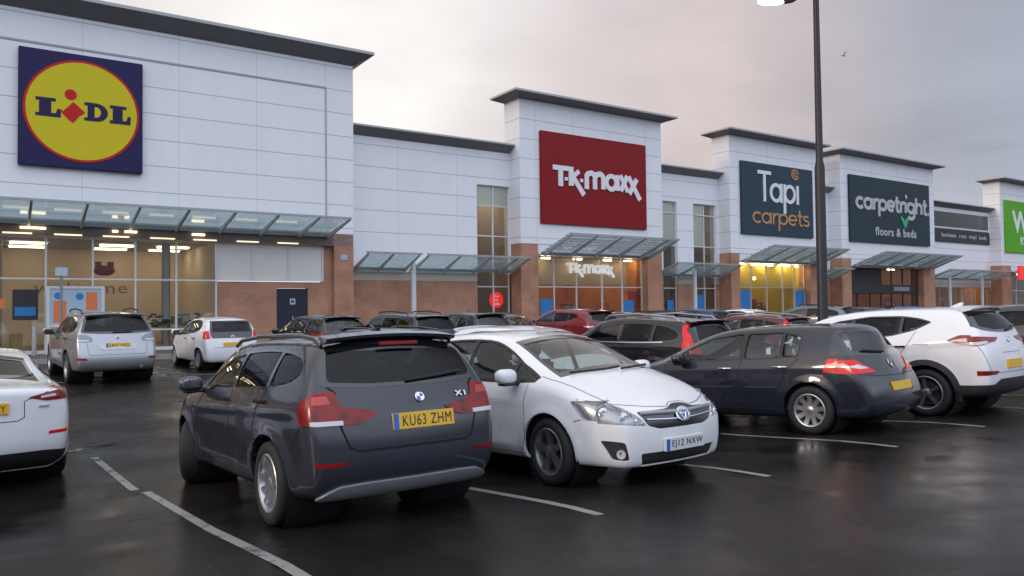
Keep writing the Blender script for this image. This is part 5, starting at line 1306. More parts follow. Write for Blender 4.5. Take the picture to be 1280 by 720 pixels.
# dark hatchback with the upright wrapped rear window
SP['hatch_b'] = dict(paint='slate_paint', xs=[-1.66, -1.48, -1.1, -.6, -.1, .2, .5, .8, 1.1, 1.35, 1.6, 1.85, 2.0, 2.08],
    top=[(-1.66, 1.40), (-1.48, 1.425), (-.9, 1.455), (-.3, 1.46), (.1, 1.435), (.5, 1.33), (1.1, 1.08), (1.35, 1.0), (1.6, .96), (1.85, .88), (2.0, .80), (2.08, .72)],
    crown=[(-1.66, .04), (.2, .045), (.5, .06), (1.1, .08), (1.35, .05), (2.08, .05)],
    yr=[(-1.66, .50), (-1.3, .57), (-.2, .60), (.3, .59), (.8, .64), (1.1, .68), (1.35, .70), (1.7, .66), (2.08, .55)],
    belt=[(-2.0, .99), (-1.2, .96), (0, .935), (.9, .915), (1.35, .89), (1.7, .82), (2.08, .66)],
    W=[(-1.66, .80), (-1.35, .865), (-1.0, .885), (1.1, .885), (1.5, .875), (1.8, .83), (2.0, .75), (2.08, .68)],
    z0=const(.20), z1=ends(.32, .21, .22), z2=ends(.50, .42, .42), z3=[(-2.3, .74), (0, .72), (2.2, .60)],
    xr=[-1.94, -2.08, -2.12, -2.03, -1.84, -1.74, -1.66], xf=[2.02, 2.10, 2.12, 2.12, 2.11, 2.10, 2.08],
    bow_r=[.05, .08, .08, .09, .10, .12, .13], bow_f=[.05, .1, .12, .12, .11, .1, .09], wsb=[(-1, 0), (.2, 0), (.5, .6), (.8, 1), (1.35, 1), (1.6, .3), (1.85, 0)], wsbow=.14,
    wx=(-1.31, 1.31), wr=.315, ra=.35, flare=.016, crease=[([(-1.0, .34), (.9, .34)], .012, .09), ([(-1.7, .86), (1.0, .84)], .008, .08)],
    dlo=round_poly([(1.02, .955), (.62, 1.16), (.20, 1.305), (-.22, 1.355), (-.92, 1.355), (-1.20, 1.285), (-1.185, 1.00), (-.3, .975)], .06, 3),
    panes=[(.66, 9), (-.30, .62), (-.90, -.38), (-9, -.95)], glass=['clear_screen', 'clear_screen', 'clear_screen', 'clear_screen', 'car_glass'], surround='trim',
    ws=(1.28, .44, .055), belt_in=.96, cabin=(-1.5, 1.05), seats=(-.05, -.85), mirror=(.62, .985), handles=[(-.08, .865), (-.93, .88)], handle_mat='chrome',
    fin=None, panels=[
        dict(name='tailgate_glass', mat='gloss_black', cuts=[('B', round_poly([(-.84, 1.02), (-.3, .985), (.3, .985), (.84, 1.02), (.84, 1.34), (-.84, 1.34)], .04)), ('L', round_poly([(-1.98, 1.03), (-1.66, 1.03), (-1.62, 1.33), (-1.98, 1.34)], .02, 2)), ('R', round_poly([(-1.98, 1.03), (-1.66, 1.03), (-1.62, 1.33), (-1.98, 1.34)], .02, 2))], lim=1.58, off=.002, nmin=.25,
             subs=[dict(name='rear_window', ax='B', mat='clear_screen', poly=round_poly([(-.66, 1.06), (.66, 1.06), (.58, 1.31), (-.58, 1.31)], .07), off=-.002)]),
        dict(name='tail_light', mat='bright_red_lens', mirror=True, lim=1.70, off=.010, nmin=.22, cuts=[('B', round_poly([(.92, .955), (.70, .955), (.54, .84), (.44, .785), (.92, .785)], .015, 2)), ('L', round_poly([(-2.1, .965), (-1.575, .975), (-1.515, .81), (-2.1, .785)], .02, 2))],
             subs=[dict(name='reversing_lens', ax='B', mat='clear_lens', poly=[(.82, .875), (.72, .90), (.58, .855), (.56, .845), (.74, .845)], off=.002)]),
        dict(name='headlight', mat='clear_lens', mirror=True, cuts=[('F', [(.40, .62), (.86, .66), (.86, .78), (.42, .74)]), ('L', [(1.7, .66), (2.3, .62), (2.3, .78), (1.72, .80)])], lim=1.95)],
    seams=[('B', [(-.86, .77), (-.5, .745), (0, .735), (.5, .745), (.86, .77)]), ('S', [(.98, .95), (.98, .5), (.90, .29)]), ('S', [(-.34, .975), (-.30, .75), (-.28, .28)]), ('S', [(-1.19, 1.0), (-1.02, .82), (-.93, .62), (-.97, .45)]), ('S', [(-.95, .275), (.90, .275)]), ('S', [(-1.56, .80), (-1.68, .60)])],
    seamw=.008, wipers=[('B', [(-.02, 1.03), (.25, 1.045), (.45, 1.06)], .013)], plates=[('B', 0, .60, 'plate_yellow', None, .52, .11), ('F', 0, .45, 'plate_white', None, .52, .11)],
    extra=[side_mould(.61, -.88, -.40), side_mould(.61, -.22, .82), badge('B', 0, .875, .045, 'diamond')],
    wheel=dict(rr=.213, w=.205, n=9, mat='alloy', thin=.8))

# white SUV with kicked-up rear side windows
SP['suv_b'] = dict(paint='white_paint', xs=[-1.84, -1.62, -1.2, -.6, -.1, .3, .62, .95, 1.22, 1.5, 1.8, 2.05, 2.18],
    top=[(-1.84, 1.565), (-1.62, 1.60), (-.8, 1.645), (-.2, 1.645), (.3, 1.59), (.62, 1.49), (.95, 1.31), (1.22, 1.16), (1.5, 1.10), (1.8, 1.04), (2.05, .95), (2.18, .86)],
    crown=[(-1.84, .05), (.3, .05), (.62, .06), (1.0, .09), (1.28, .05), (2.18, .05)],
    yr=[(-1.84, .57), (-1.5, .61), (-.2, .635), (.5, .62), (.95, .67), (1.22, .72), (1.8, .70), (2.18, .58)],
    belt=[(-2.2, 1.19), (-1.5, 1.16), (-.5, 1.10), (.6, 1.06), (1.22, 1.03), (1.8, .96), (2.18, .80)],
    W=[(-1.84, .83), (-1.55, .90), (-1.2, .925), (1.38, .92), (1.7, .90), (1.95, .85), (2.18, .74)],
    z0=const(.27), z1=ends(.38, .27, .30), z2=ends(.58, .50, .50), z3=[(-2.3, .88), (0, .84), (2.2, .70)],
    xr=[-2.0, -2.13, -2.17, -2.15, -2.06, -1.97, -1.84], xf=[2.1, 2.26, 2.30, 2.28, 2.25, 2.22, 2.18],
    bow_r=[.05, .08, .08, .09, .09, .10, .12], bow_f=[.05, .10, .14, .14, .12, .10, .08], wsb=[(-1, 0), (.3, 0), (.62, .6), (.95, 1), (1.22, 1), (1.5, .3), (1.8, 0)],
    wx=(-1.335, 1.335), wr=.345, ra=.395, az=.03, flare=.02, cladding=.075, crease=[([(-2.0, 1.08), (0, 1.0), (1.5, .96)], .012, .10), ([(-.9, .46), (.9, .46)], .018, .10)],
    dlo=round_poly([(.86, 1.12), (.45, 1.36), (.05, 1.47), (-.5, 1.52), (-1.0, 1.50), (-1.25, 1.455), (-1.46, 1.385), (-1.22, 1.27), (-.90, 1.20), (-.4, 1.165)], .05, 2),
    panes=[(-.20, 9), (-.98, -.26), (-9, -1.03)], glass=['car_glass', 'privacy', 'privacy', 'privacy'],
    ws=(1.16, .56, .06), belt_in=1.14, cabin=(-1.5, 1.1), seats=(-.05, -.95), mirror=(.72, 1.12), handles=[(-.12, 1.03), (-.99, 1.035)], fin=(-1.50, 'white_paint'), spoiler=(-1.86, 1.56, .56, .15, None),
    panels=[dict(name='tailgate_glass', mat='gloss_black', cuts=[('B', smooth_poly([(-.80, 1.395), (-.74, 1.30), (-.60, 1.235), (-.3, 1.20), (0, 1.19), (.3, 1.20), (.60, 1.235), (.74, 1.30), (.80, 1.395), (.60, 1.50), (.3, 1.515), (0, 1.515), (-.3, 1.515), (-.60, 1.50)], 2))], lim=1.6, off=.002, nmin=.30,
                 subs=[dict(name='rear_window', ax='B', mat='privacy', poly=round_poly([(-.62, 1.29), (-.3, 1.235), (.3, 1.235), (.62, 1.29), (.52, 1.47), (-.52, 1.47)], .05), off=-.002)]),
            dict(name='tail_light', mat='red_lens', mirror=True, lim=1.98, off=.008, nmin=.22, cuts=[('B', round_poly([(.95, 1.16), (.70, 1.14), (.30, 1.12), (.42, 1.065), (.62, 1.045), (.95, .99)], .02, 2)), ('L', round_poly([(-1.66, 1.10), (-1.84, 1.175), (-2.3, 1.15), (-2.3, .98), (-1.93, 1.03)], .03, 2))],
                 subs=[dict(name='reversing_lens', ax='B', mat='clear_lens', poly=[(.90, 1.01), (.60, 1.055), (.66, 1.08), (.90, 1.06)], off=.003)]),
            dict(name='rear_reflector', mat='red_lens', mirror=True, lim=2.0, off=.004, cuts=[('B', round_poly([(.50, .645), (.86, .66), (.86, .59), (.56, .60)], .02, 2))]),
            dict(name='lower_bumper', mat='plastic', lim=2.02, off=.006, cuts=[('B', [(-.98, .18), (-.98, .455), (-.62, .46), (-.46, .53), (.46, .53), (.62, .46), (.98, .455), (.98, .18)]), ('L', [(-2.3, .18), (-2.3, .455), (-1.76, .455), (-1.74, .18)]), ('R', [(-2.3, .18), (-2.3, .455), (-1.76, .455), (-1.74, .18)])]),
            dict(name='sill_trim', mat='plastic', mirror=True, off=.006, nmin=.1, cuts=[('L', [(-.94, .20), (-.94, .42), (.94, .42), (.94, .20)])]),
            dict(name='headlight', mat='clear_lens', mirror=True, cuts=[('F', [(.50, .80), (.86, .84), (.86, .94), (.52, .90)]), ('L', [(1.85, .84), (2.5, .80), (2.5, .95), (1.80, .96)])], lim=2.05)],
    seams=[('B', [(.80, 1.02), (.76, .80), (.70, .62), (-.70, .62), (-.76, .80), (-.80, 1.02)]), ('B', [(-.30, .90), (.30, .90)]), ('S', [(.86, 1.10), (.90, .80), (.84, .40)]), ('S', [(-.24, 1.15), (-.22, .75), (-.20, .40)]), ('S', [(-1.24, 1.26), (-1.12, 1.05), (-.98, .88), (-.94, .60)]), ('S', [(-.92, .40), (.84, .40)]), ('S', [(-1.42, 1.05), (-1.20, 1.06)])],
    seamw=.007, wipers=[('B', [(-.1, 1.215), (-.35, 1.235), (-.6, 1.28)], .012)], plates=[('B', 0, .735, 'plate_yellow', None, .52, .125), ('F', 0, .5, 'plate_white', None, .52, .11)],
    extra=[badge('B', 0, 1.08, .05, 'slash')],
    wheel=dict(rr=.245, w=.235, n=5, mat='mid_alloy', double=True, thin=.42))

# white saloon cut by the left edge
lampS = [(.43, 1.00), (.58, 1.035), (.95, 1.09), (.95, .965), (.60, .955)]
SP['saloon'] = dict(paint='white_paint', xs=[-2.22, -2.05, -1.85, -1.6, -1.3, -1.0, -.6, -.1, .3, .6, .95, 1.25, 1.5, 1.85, 2.1, 2.2],
    top=[(-2.22, 1.11), (-2.05, 1.125), (-1.85, 1.135), (-1.6, 1.17), (-1.0, 1.38), (-.6, 1.44), (-.1, 1.455), (.3, 1.41), (.6, 1.32), (.95, 1.16), (1.25, 1.02), (1.5, .97), (1.85, .90), (2.1, .80), (2.2, .72)],
    crown=[(-2.22, .035), (-1.7, .05), (-1.3, .09), (-.9, .06), (.3, .05), (.9, .09), (1.25, .05), (2.2, .05)],
    yr=[(-2.22, .66), (-1.8, .68), (-1.4, .64), (-1.0, .58), (-.2, .60), (.4, .58), (.9, .66), (1.25, .70), (1.8, .68), (2.2, .56)],
    belt=[(-2.3, 1.04), (-1.8, 1.03), (-1.0, .99), (0, .94), (1.2, .90), (1.8, .83), (2.2, .66)],
    W=[(-2.22, .82), (-1.95, .88), (-1.4, .90), (1.3, .90), (1.7, .88), (2.0, .80), (2.2, .70)],
    z0=const(.2), z1=ends(.40, .22, .22), z2=ends(.56, .42, .42), z3=[(-2.4, .80), (0, .70), (2.2, .6)],
    xr=[-2.1, -2.24, -2.27, -2.26, -2.25, -2.24, -2.22], xf=[2.1, 2.2, 2.24, 2.24, 2.22, 2.21, 2.2], rl=1.0,
    bow_r=[.05, .1, .11, .11, .12, .12, .12], bow_f=[.05, .1, .12, .12, .11, .1, .09], wsb=[(-1.8, 0), (-1.6, -.6), (-1.0, -.6), (-.5, 0), (.2, 0), (.6, .8), (1.25, 1), (1.6, 0)],
    wx=(-1.35, 1.35), wr=.325, ra=.36, flare=.02, crease=[([(-2.1, .98), (0, .84), (1.5, .80)], .012, .1)],
    dlo=smooth_poly([(.78, .98), (.3, 1.22), (-.1, 1.33), (-.6, 1.34), (-1.05, 1.25), (-1.38, 1.09), (-1.2, 1.03), (-.4, .99)], 3),
    panes=[(-.18, 9), (-.98, -.25), (-9, -1.03)], glass=['car_glass']*4+['privacy'], surround='gloss_black',
    ws=(1.18, .40, .06), rs=(-1.62, -.92, .06), belt_in=.98, cabin=(-1.3, 1.0), seats=(-.1, -.9), mirror=None, handles=[(-.10, .88), (-.95, .91)],
    panels=[dict(name='tail_light', mat='red_lens', mirror=True, lim=2.10, off=.008, nmin=.2, cuts=[('B', round_poly(lampS, .015, 2)), ('L', round_poly([(-2.4, 1.09), (-1.93, 1.075), (-1.90, 1.03), (-2.4, .96)], .015, 2))],
                 subs=[dict(name='clear_segment', ax='B', mat='clear_lens', poly=[(.55, .985), (.70, 1.0), (.68, 1.025), (.55, 1.01)], off=.003)]),
            dict(name='rear_reflector', mat='bright_red_lens', mirror=True, lim=1.8, off=.004, cuts=[('B', [(.62, .60), (.80, .605), (.80, .64), (.63, .632)])]),
            dict(name='lower_bumper', mat='plastic', lim=1.7, off=-.01, nmin=.15, cuts=[('B', [(-.95, .15), (-.95, .40), (-.60, .43), (.60, .43), (.95, .40), (.95, .15)])])],
    seams=[('B', [(.76, 1.10), (.40, .965), (.40, .80), (.34, .765), (-.34, .765), (-.40, .80), (-.40, .965), (-.76, 1.10)]), ('S', [(-.22, .98), (-.20, .3)]), ('S', [(.9, .9), (.88, .3)]), ('S', [(-1.05, 1.0), (-.95, .7), (-.98, .5)])], seamw=.008,
    plates=[('B', 0, .905, 'plate_yellow', 'MT14 GCY', .52, .112)], wipers=[], extra=[lettering('B', -.58, .90, 'SPORT', .10, .022)],
    wheel=dict(rr=.225, w=.22, n=8, mat='dark_alloy', thin=.8))

# silver family SUV
SP['suv_c'] = derive('suv_b', paint='silver_paint', xs=[-1.98, -1.72, -1.25, -.6, -.1, .3, .62, .95, 1.28, 1.5, 1.85, 2.15, 2.28],
    top=[(-1.98, 1.58), (-1.72, 1.62), (-.8, 1.66), (-.2, 1.66), (.3, 1.61), (.62, 1.51), (.95, 1.33), (1.28, 1.17), (1.5, 1.12), (1.85, 1.05), (2.15, .95), (2.28, .85)],
    crown=[(-1.98, .05), (.3, .05), (.62, .06), (1.0, .09), (1.28, .05), (2.28, .05)],
    yr=[(-1.98, .60), (-1.5, .65), (-.2, .665), (.5, .64), (.95, .69), (1.28, .74), (1.8, .71), (2.28, .58)],
    belt=[(-2.3, 1.16), (-1.5, 1.10), (-.5, 1.06), (.6, 1.04), (1.22, 1.02), (1.8, .95), (2.28, .78)],
    W=[(-1.98, .84), (-1.6, .905), (-1.3, .925), (1.38, .92), (1.7, .90), (2.0, .84), (2.28, .74)],
    xr=[-2.2, -2.34, -2.38, -2.30, -2.19, -2.08, -1.98], xf=[2.15, 2.32, 2.36, 2.35, 2.33, 2.31, 2.28], z3=[(-2.4, .84), (0, .84), (2.2, .70)], wx=(-1.36, 1.36), wr=.36, ra=.40, cladding=None,
    dlo=smooth_poly([(.86, 1.10), (.45, 1.34), (.05, 1.47), (-.5, 1.525), (-1.2, 1.51), (-1.7, 1.42), (-1.86, 1.27), (-1.6, 1.17), (-.4, 1.12)], 3), panes=[(-.28, 9), (-1.16, -.34), (-9, -1.22)],
    rails=[(-1.5, .60, 1.60), (-1.42, .60, 1.67), (-.6, .62, 1.71), (.1, .61, 1.67), (.2, .60, 1.62)], rail_mat='trim', fin=None, spoiler=(-2.0, 1.575, .62, .10, None),
    panels=[dict(name='tailgate_glass', mat='gloss_black', cuts=[('B', round_poly([(-.74, 1.17), (-.3, 1.145), (.3, 1.145), (.74, 1.17), (.62, 1.53), (-.62, 1.53)], .06))], lim=1.6, off=.002, subs=[dict(name='rear_window', ax='B', mat='privacy', poly=round_poly([(-.68, 1.20), (.68, 1.20), (.58, 1.50), (-.58, 1.50)], .05), off=-.002)]),
            dict(name='tail_light', mat='smoke_lens', mirror=True, lim=2.12, off=.008, nmin=.22, cuts=[('B', round_poly([(.95, 1.14), (.62, 1.13), (.50, 1.04), (.52, .97), (.95, .97)], .02, 2)), ('L', round_poly([(-2.4, 1.14), (-1.98, 1.13), (-2.0, .98), (-2.4, .97)], .02, 2))], subs=[dict(name='reversing_lens', ax='B', mat='plate_white', poly=[(.80, .985), (.58, .985), (.58, 1.02), (.80, 1.02)], off=.004)]),
            dict(name='rear_reflector', mat='red_lens', mirror=True, lim=2.0, off=.004, cuts=[('B', [(.62, .565), (.86, .57), (.86, .62), (.64, .61)])]),
            dict(name='plate_surround', mat='plate_white', lim=2.0, off=.012, cuts=[('B', round_poly([(-.42, .93), (.42, .93), (.36, .79), (-.36, .79)], .04, 2))])],
    seams=[('B', [(.62, .96), (.60, .72), (.56, .68), (-.56, .68), (-.60, .72), (-.62, .96)]), ('S', [(-.31, 1.11), (-.28, .4)]), ('S', [(-1.5, 1.12), (-1.2, .95), (-.96, .6)])], wipers=[('B', [(.1, 1.17), (-.3, 1.18)], .012)],
    plates=[('B', 0, .885, 'plate_yellow', 'LR07 XKD', .50, .10)], extra=[badge('B', 0, 1.06, .05, 'ovals', 'chrome', 'trim'), tail_pipe(-.5, .36, -2.38)],
    mirror=(.78, 1.12), handles=[(-.16, 1.0), (-1.2, 1.02)], handle_mat='silver_paint', wheel=dict(rr=.235, w=.235, n=5, mat='alloy', thin=1.2), cabin=(-1.7, 1.1))

# tiny white city car
SP['city'] = dict(paint='white_paint', xs=[-1.42, -1.25, -.9, -.4, 0, .3, .55, .85, 1.1, 1.3, 1.5, 1.62],
    top=[(-1.42, 1.38), (-1.25, 1.41), (-.7, 1.45), (-.2, 1.45), (.3, 1.38), (.55, 1.28), (.85, 1.12), (1.1, 1.0), (1.3, .94), (1.5, .86), (1.62, .78)],
    crown=[(-1.42, .05), (.3, .05), (.55, .07), (1.1, .05), (1.62, .05)], yr=[(-1.42, .54), (-.2, .57), (.4, .55), (.85, .62), (1.1, .66), (1.62, .5)],
    belt=[(-1.7, .98), (-.6, .95), (.5, .90), (1.1, .87), (1.62, .7)], W=[(-1.42, .72), (-1.15, .79), (-.9, .805), (1.1, .80), (1.4, .76), (1.62, .64)],
    z0=const(.2), z1=ends(.30, .21, .22, -1.3, 1.3), z2=ends(.48, .42, .42, -1.3, 1.3), z3=[(-2, .72), (2, .66)],
    xr=[-1.60, -1.70, -1.72, -1.68, -1.60, -1.53, -1.42], xf=[1.6, 1.68, 1.70, 1.69, 1.67, 1.65, 1.62], rl=1, fl=1, bow_r=[.04, .06, .06, .07, .07, .07, .08], bow_f=[.05, .09, .1, .1, .1, .09, .08],
    wsb=[(-1, 0), (.2, 0), (.55, .8), (1.1, 1), (1.4, 0)], wx=(-1.17, 1.17), wr=.285, ra=.32, flare=.016,
    dlo=smooth_poly([(.70, .93), (.35, 1.18), (0, 1.32), (-.5, 1.36), (-.95, 1.33), (-1.14, 1.22), (-1.10, 1.08), (-.7, 1.0), (0, .95)], 3), panes=[(-.16, 9), (-9, -.22)], glass=['car_glass', 'car_glass', 'privacy'],
    ws=(1.04, .50, .06), belt_in=.95, cabin=(-1.2, .9), seats=(-.1, -.8), mirror=(.55, .98), handles=[(-.05, .84), (-.8, .86)], handle_mat='trim',
    panels=[dict(name='tailgate_glass', mat='gloss_black', cuts=[('B', round_poly([(-.54, .87), (.54, .87), (.58, 1.05), (.52, 1.34), (-.52, 1.34), (-.58, 1.05)], .05))], lim=1.2, off=.004, subs=[dict(name='rear_window', ax='B', mat='privacy', poly=round_poly([(-.52, 1.04), (.52, 1.04), (.47, 1.31), (-.47, 1.31)], .04), off=-.002)]),
            dict(name='tail_light', mat='bright_red_lens', mirror=True, lim=1.52, off=.010, nmin=.22, cuts=[('B', round_poly([(.9, .85), (.57, .86), (.60, 1.07), (.9, 1.06)], .02, 2)), ('L', round_poly([(-2, .86), (-1.46, .87), (-1.42, 1.05), (-2, 1.07)], .02, 2))])],
    seams=[('B', [(-.5, .62), (.5, .62)]), ('S', [(-.19, .95), (-.17, .3)]), ('S', [(.80, .9), (.8, .3)]), ('S', [(-.95, .97), (-.85, .5)])], wipers=[], plates=[('B', 0, .70, 'plate_yellow', None, .50, .11)], extra=[badge('B', 0, .92, .05, 'chevrons')],
    wheel=dict(rr=.19, w=.18, n=10, mat='satin', thin=1.))

# black estate-like SUV with tall upright tail lamps
SP['suv_d'] = derive('suv_c', paint='black_paint', panels=[dict(name='tailgate_glass', mat='gloss_black', cuts=[('B', round_poly([(-.62, 1.17), (.62, 1.17), (.56, 1.52), (-.56, 1.52)], .06))], lim=1.6, off=.002, subs=[dict(name='rear_window', ax='B', mat='privacy', poly=round_poly([(-.58, 1.20), (.58, 1.20), (.50, 1.49), (-.50, 1.49)], .05), off=-.002)]),
            dict(name='tail_light', mat='bright_red_lens', mirror=True, lim=1.98, off=.012, nmin=.18, cuts=[('B', round_poly([(.66, 1.50), (.95, 1.50), (.95, .86), (.60, .90), (.66, 1.08), (.74, 1.16)], .02, 2)), ('L', round_poly([(-2.02, 1.52), (-1.86, 1.50), (-1.94, 1.28), (-2.08, 1.08), (-2.06, .92), (-2.5, .86), (-2.5, 1.2)], .02, 2))], subs=[dict(name='reversing_lens', ax='L', mat='clear_lens', poly=[(-2.16, .98), (-2.09, .98), (-2.13, 1.06), (-2.19, 1.06)], off=.003)])],
    rails=[(-1.75, .60, 1.57), (-1.6, .61, 1.66), (-.6, .63, 1.71), (.2, .62, 1.66), (.35, .61, 1.58)], rail_mat='satin', chrome_line=[(.82, 1.085), (.3, 1.095), (-.4, 1.108), (-1.0, 1.13), (-1.5, 1.155)], wx=(-1.385, 1.385), extra=[],
    handle_mat='black_paint', wheel=dict(rr=.24, w=.235, n=5, mat='alloy', thin=1.2))
# ------------------------------------------------------------------ park the cars
LODN = {}
def near(sp, name, label, cat='car', steer=0., grp=None, place=None):
    o = build_car(SP[sp], 'parked_car', 3, 2, steer); tag(o, label, cat, grp); 
    if place[0] == 'c': park(o, *place[1:])
    else: seat_on_ground(o, *place[1:])
    return o
G1 = 'cars parked in the front row'
near('suv_a', 'x', 'dark grey compact SUV seen from behind, closest to the viewer, with roof rails', steer=R(-24), grp=G1, place=('c', (-1.95, 6.21), 35.5, 2.76, -1.38, 1, .85))
near('hatch_a', 'x', 'white hatchback facing the viewer beside the dark grey SUV', grp=G1, place=('s', .2405, 8.8577, 217, 2.6), steer=R(-4))
near('hatch_b', 'x', 'dark slate hatchback with upright rear window between the two white cars', grp=G1, place=('s', 3.64, 11.56, 41, 2.62))
near('suv_b', 'x', 'white SUV with black wheel arch trim parked beyond the slate hatchback', grp=G1, place=('s', 5.99886, 12.9975, 38, 2.67))
near('saloon', 'x', 'white saloon cut off by the left edge, showing one slanted tail light', grp=G1, place=('s', -6.87, 9.66, 38, 2.7))
near('suv_d', 'x', 'black SUV with tall red tail lights reaching the roof, behind the slate hatchback', grp='cars parked in the second row', place=('s', 2.75, 17.2, 38, 2.77))
near('suv_c', 'x', 'silver SUV with roof rails parked beside the sign post by the supermarket', grp='cars parked near the supermarket', place=('s', -10.45, 19.4, 38, 2.72))
near('city', 'x', 'small white city car with black tailgate glass near the supermarket door', grp='cars parked near the supermarket', place=('s', -8.68, 22.3, 38, 2.34))

protos = {}
def far(kind, paintm, x, y, th, label, wbk, sc=1., name='parked_car', z=0.):
    """farther cars are copies of one model of each kind, in their own colour"""
    if kind not in protos:
        s = _copy.deepcopy(SP[kind]); s['wipers'] = []; s['extra'] = []; s['plates'] = [(q[0], q[1], q[2], q[3], None, q[5], q[6]) for q in s['plates']]
        o = build_car(s, 'parked_car', 2, 1); protos[kind] = o
    else: o = copy_tree(protos[kind])
    for ch in [o]+list(o.children)+[g for c in o.children for g in c.children]:
        if ch.type == 'MESH' and ch.data.materials and ch.data.materials[0] == M[SP[kind]['paint']]:
            ch.material_slots[0].link = 'OBJECT'; ch.material_slots[0].material = M[paintm]
    tag(o, label, 'car', 'cars parked farther back'); seat_on_ground(o, x, y, th, wbk); m = o.matrix_basis.copy()
    o.matrix_basis = m @ Matrix.Diagonal((sc, sc, sc, 1)); return o
def at_px(px, depth): return ((px-640)/960*depth, depth)
# rows farther back; x and y are metres on the plan
FAR = [
 ('hatch_a', 'black_paint', -5.75, 22.6, 38, 'black hatchback with glossy rear window beside the dark blue fire door', .98),
 ('suv_c', 'black_paint', -3.4, 22.9, 40, 'black estate with long roof in front of the brick wall of the white wing', .93),
 ('suv_a', 'charcoal_paint', -2.05, 14.9, 218, 'grey car with pale roof just behind the dark grey SUV, windscreen towards the viewer', .95),
 ('hatch_a', 'white_paint', .38, 14.0, 217, 'white car whose roof shows just above the white hatchback', 1.02),
 ('hatch_a', 'black_paint', -1.75, 25.4, 38, 'black hatchback between the black estate and the round red sale sign', 1.),
 ('hatch_b', 'black_paint', -.3, 27.6, 218, 'black hatchback in front of the round red sale sign', 1.),
 ('suv_b', 'red_paint', 1.9, 27.6, 38, 'dark red SUV in front of the entrance under the red sign', .97),
 ('hatch_b', 'green_black_paint', 3.55, 29.4, 38, 'greenish black hatchback right of the dark red SUV', 1.),
 ('suv_a', 'black_paint', 5.3, 30.2, 38, 'black SUV showing its roof beyond the black SUV with tall tail lights', .96),
 ('city', 'blue_paint', 7.5, 32.5, 38, 'dark blue small car in front of the low wing with tall windows', 1.06),
 ('city', 'white_paint', 10.0, 34.8, 38, 'small white car beside the dark blue one in front of the yellow lit shop', 1.02),
 ('suv_d', 'maroon_paint', 7.35, 24.3, 38, 'maroon estate with silver window line between the black SUV and the lamp post', .92),
 ('suv_c', 'grey_paint', 14.2, 37.2, 48, 'silver grey people carrier left of the lamp post under the yellow lit shop', .97),
 ('suv_b', 'charcoal_paint', 10.35, 16.4, 38, 'dark people carrier half hidden at the right edge behind the white SUV', 1.03),
 ('city', 'bright_blue_paint', 21.5, 42.5, 38, 'bright blue car far back under the nearly black entrance', 1.05),
 ('hatch_b', 'charcoal_paint', 18.0, 41.0, 38, 'charcoal hatchback far back left of the bright blue car', 1.03),
 ('saloon', 'charcoal_paint', 24.5, 44.5, 38, 'charcoal saloon far back right of the bright blue car', 1.02),
]
WB = dict(suv_a=2.76, suv_b=2.67, suv_c=2.72, suv_d=2.77, hatch_a=2.6, hatch_b=2.62, city=2.34, saloon=2.7)
for k, pm, x, y, th, lb, sc in FAR: far(k, pm, x, y, th, lb, WB[k], sc)

# ------------------------------------------------------------------ sky, light, camera
w = bpy.data.worlds.new('World'); scene.world = w; w.use_nodes = True; t = w.node_tree; t.nodes.clear(); L = t.links
out = t.nodes.new('ShaderNodeOutputWorld'); bg = t.nodes.new('ShaderNodeBackground'); sky = t.nodes.new('ShaderNodeTexSky'); sky.sky_type = 'NISHITA'; sky.sun_disc = False
SUN_EL, SUN_AZ = 20, -118                                # low sun behind cloud, to the left of the view
sky.sun_elevation = R(SUN_EL); sky.sun_rotation = R(SUN_AZ); sky.dust_density = 3
tc = t.nodes.new('ShaderNodeTexCoord'); nrm = t.nodes.new('ShaderNodeVectorMath'); nrm.operation = 'NORMALIZE'; L.new(tc.outputs['Generated'], nrm.inputs[0])
sep = t.nodes.new('ShaderNodeSeparateXYZ'); L.new(nrm.outputs[0], sep.inputs[0])
def math_(op, a, b=None, c=None, clampv=False):
    n = t.nodes.new('ShaderNodeMath'); n.operation = op; n.use_clamp = clampv
    for i, v in enumerate((a, b, c)):
        if v is None: continue
        if isinstance(v, (int, float)): n.inputs[i].default_value = v
        else: L.new(v, n.inputs[i])
    return n.outputs[0]
# cloud deck seen in perspective: project the view direction on to a plane overhead
zc = math_('ADD', math_('MAXIMUM', sep.outputs['Z'], 0.0), .10)
cu = t.nodes.new('ShaderNodeCombineXYZ'); L.new(math_('DIVIDE', sep.outputs['X'], zc), cu.inputs[0]); L.new(math_('DIVIDE', sep.outputs['Y'], zc), cu.inputs[1])
n1 = t.nodes.new('ShaderNodeTexNoise'); n1.inputs['Scale'].default_value = .55; n1.inputs['Detail'].default_value = 7; n1.inputs['Roughness'].default_value = .52; n1.inputs['Distortion'].default_value = .5; L.new(cu.outputs[0], n1.inputs['Vector'])
n2 = t.nodes.new('ShaderNodeTexNoise'); n2.inputs['Scale'].default_value = 1.9; n2.inputs['Detail'].default_value = 5; L.new(cu.outputs[0], n2.inputs['Vector'])
def vdot(v):
    n = t.nodes.new('ShaderNodeVectorMath'); n.operation = 'DOT_PRODUCT'; L.new(nrm.outputs[0], n.inputs[0]); n.inputs[1].default_value = Vector(v).normalized(); return n.outputs['Value']
def blobf(v, lo, hi):
    m = t.nodes.new('ShaderNodeMapRange'); m.interpolation_type = 'SMOOTHSTEP'; m.inputs['From Min'].default_value = lo; m.inputs['From Max'].default_value = hi; L.new(vdot(v), m.inputs['Value']); return m.outputs['Result']
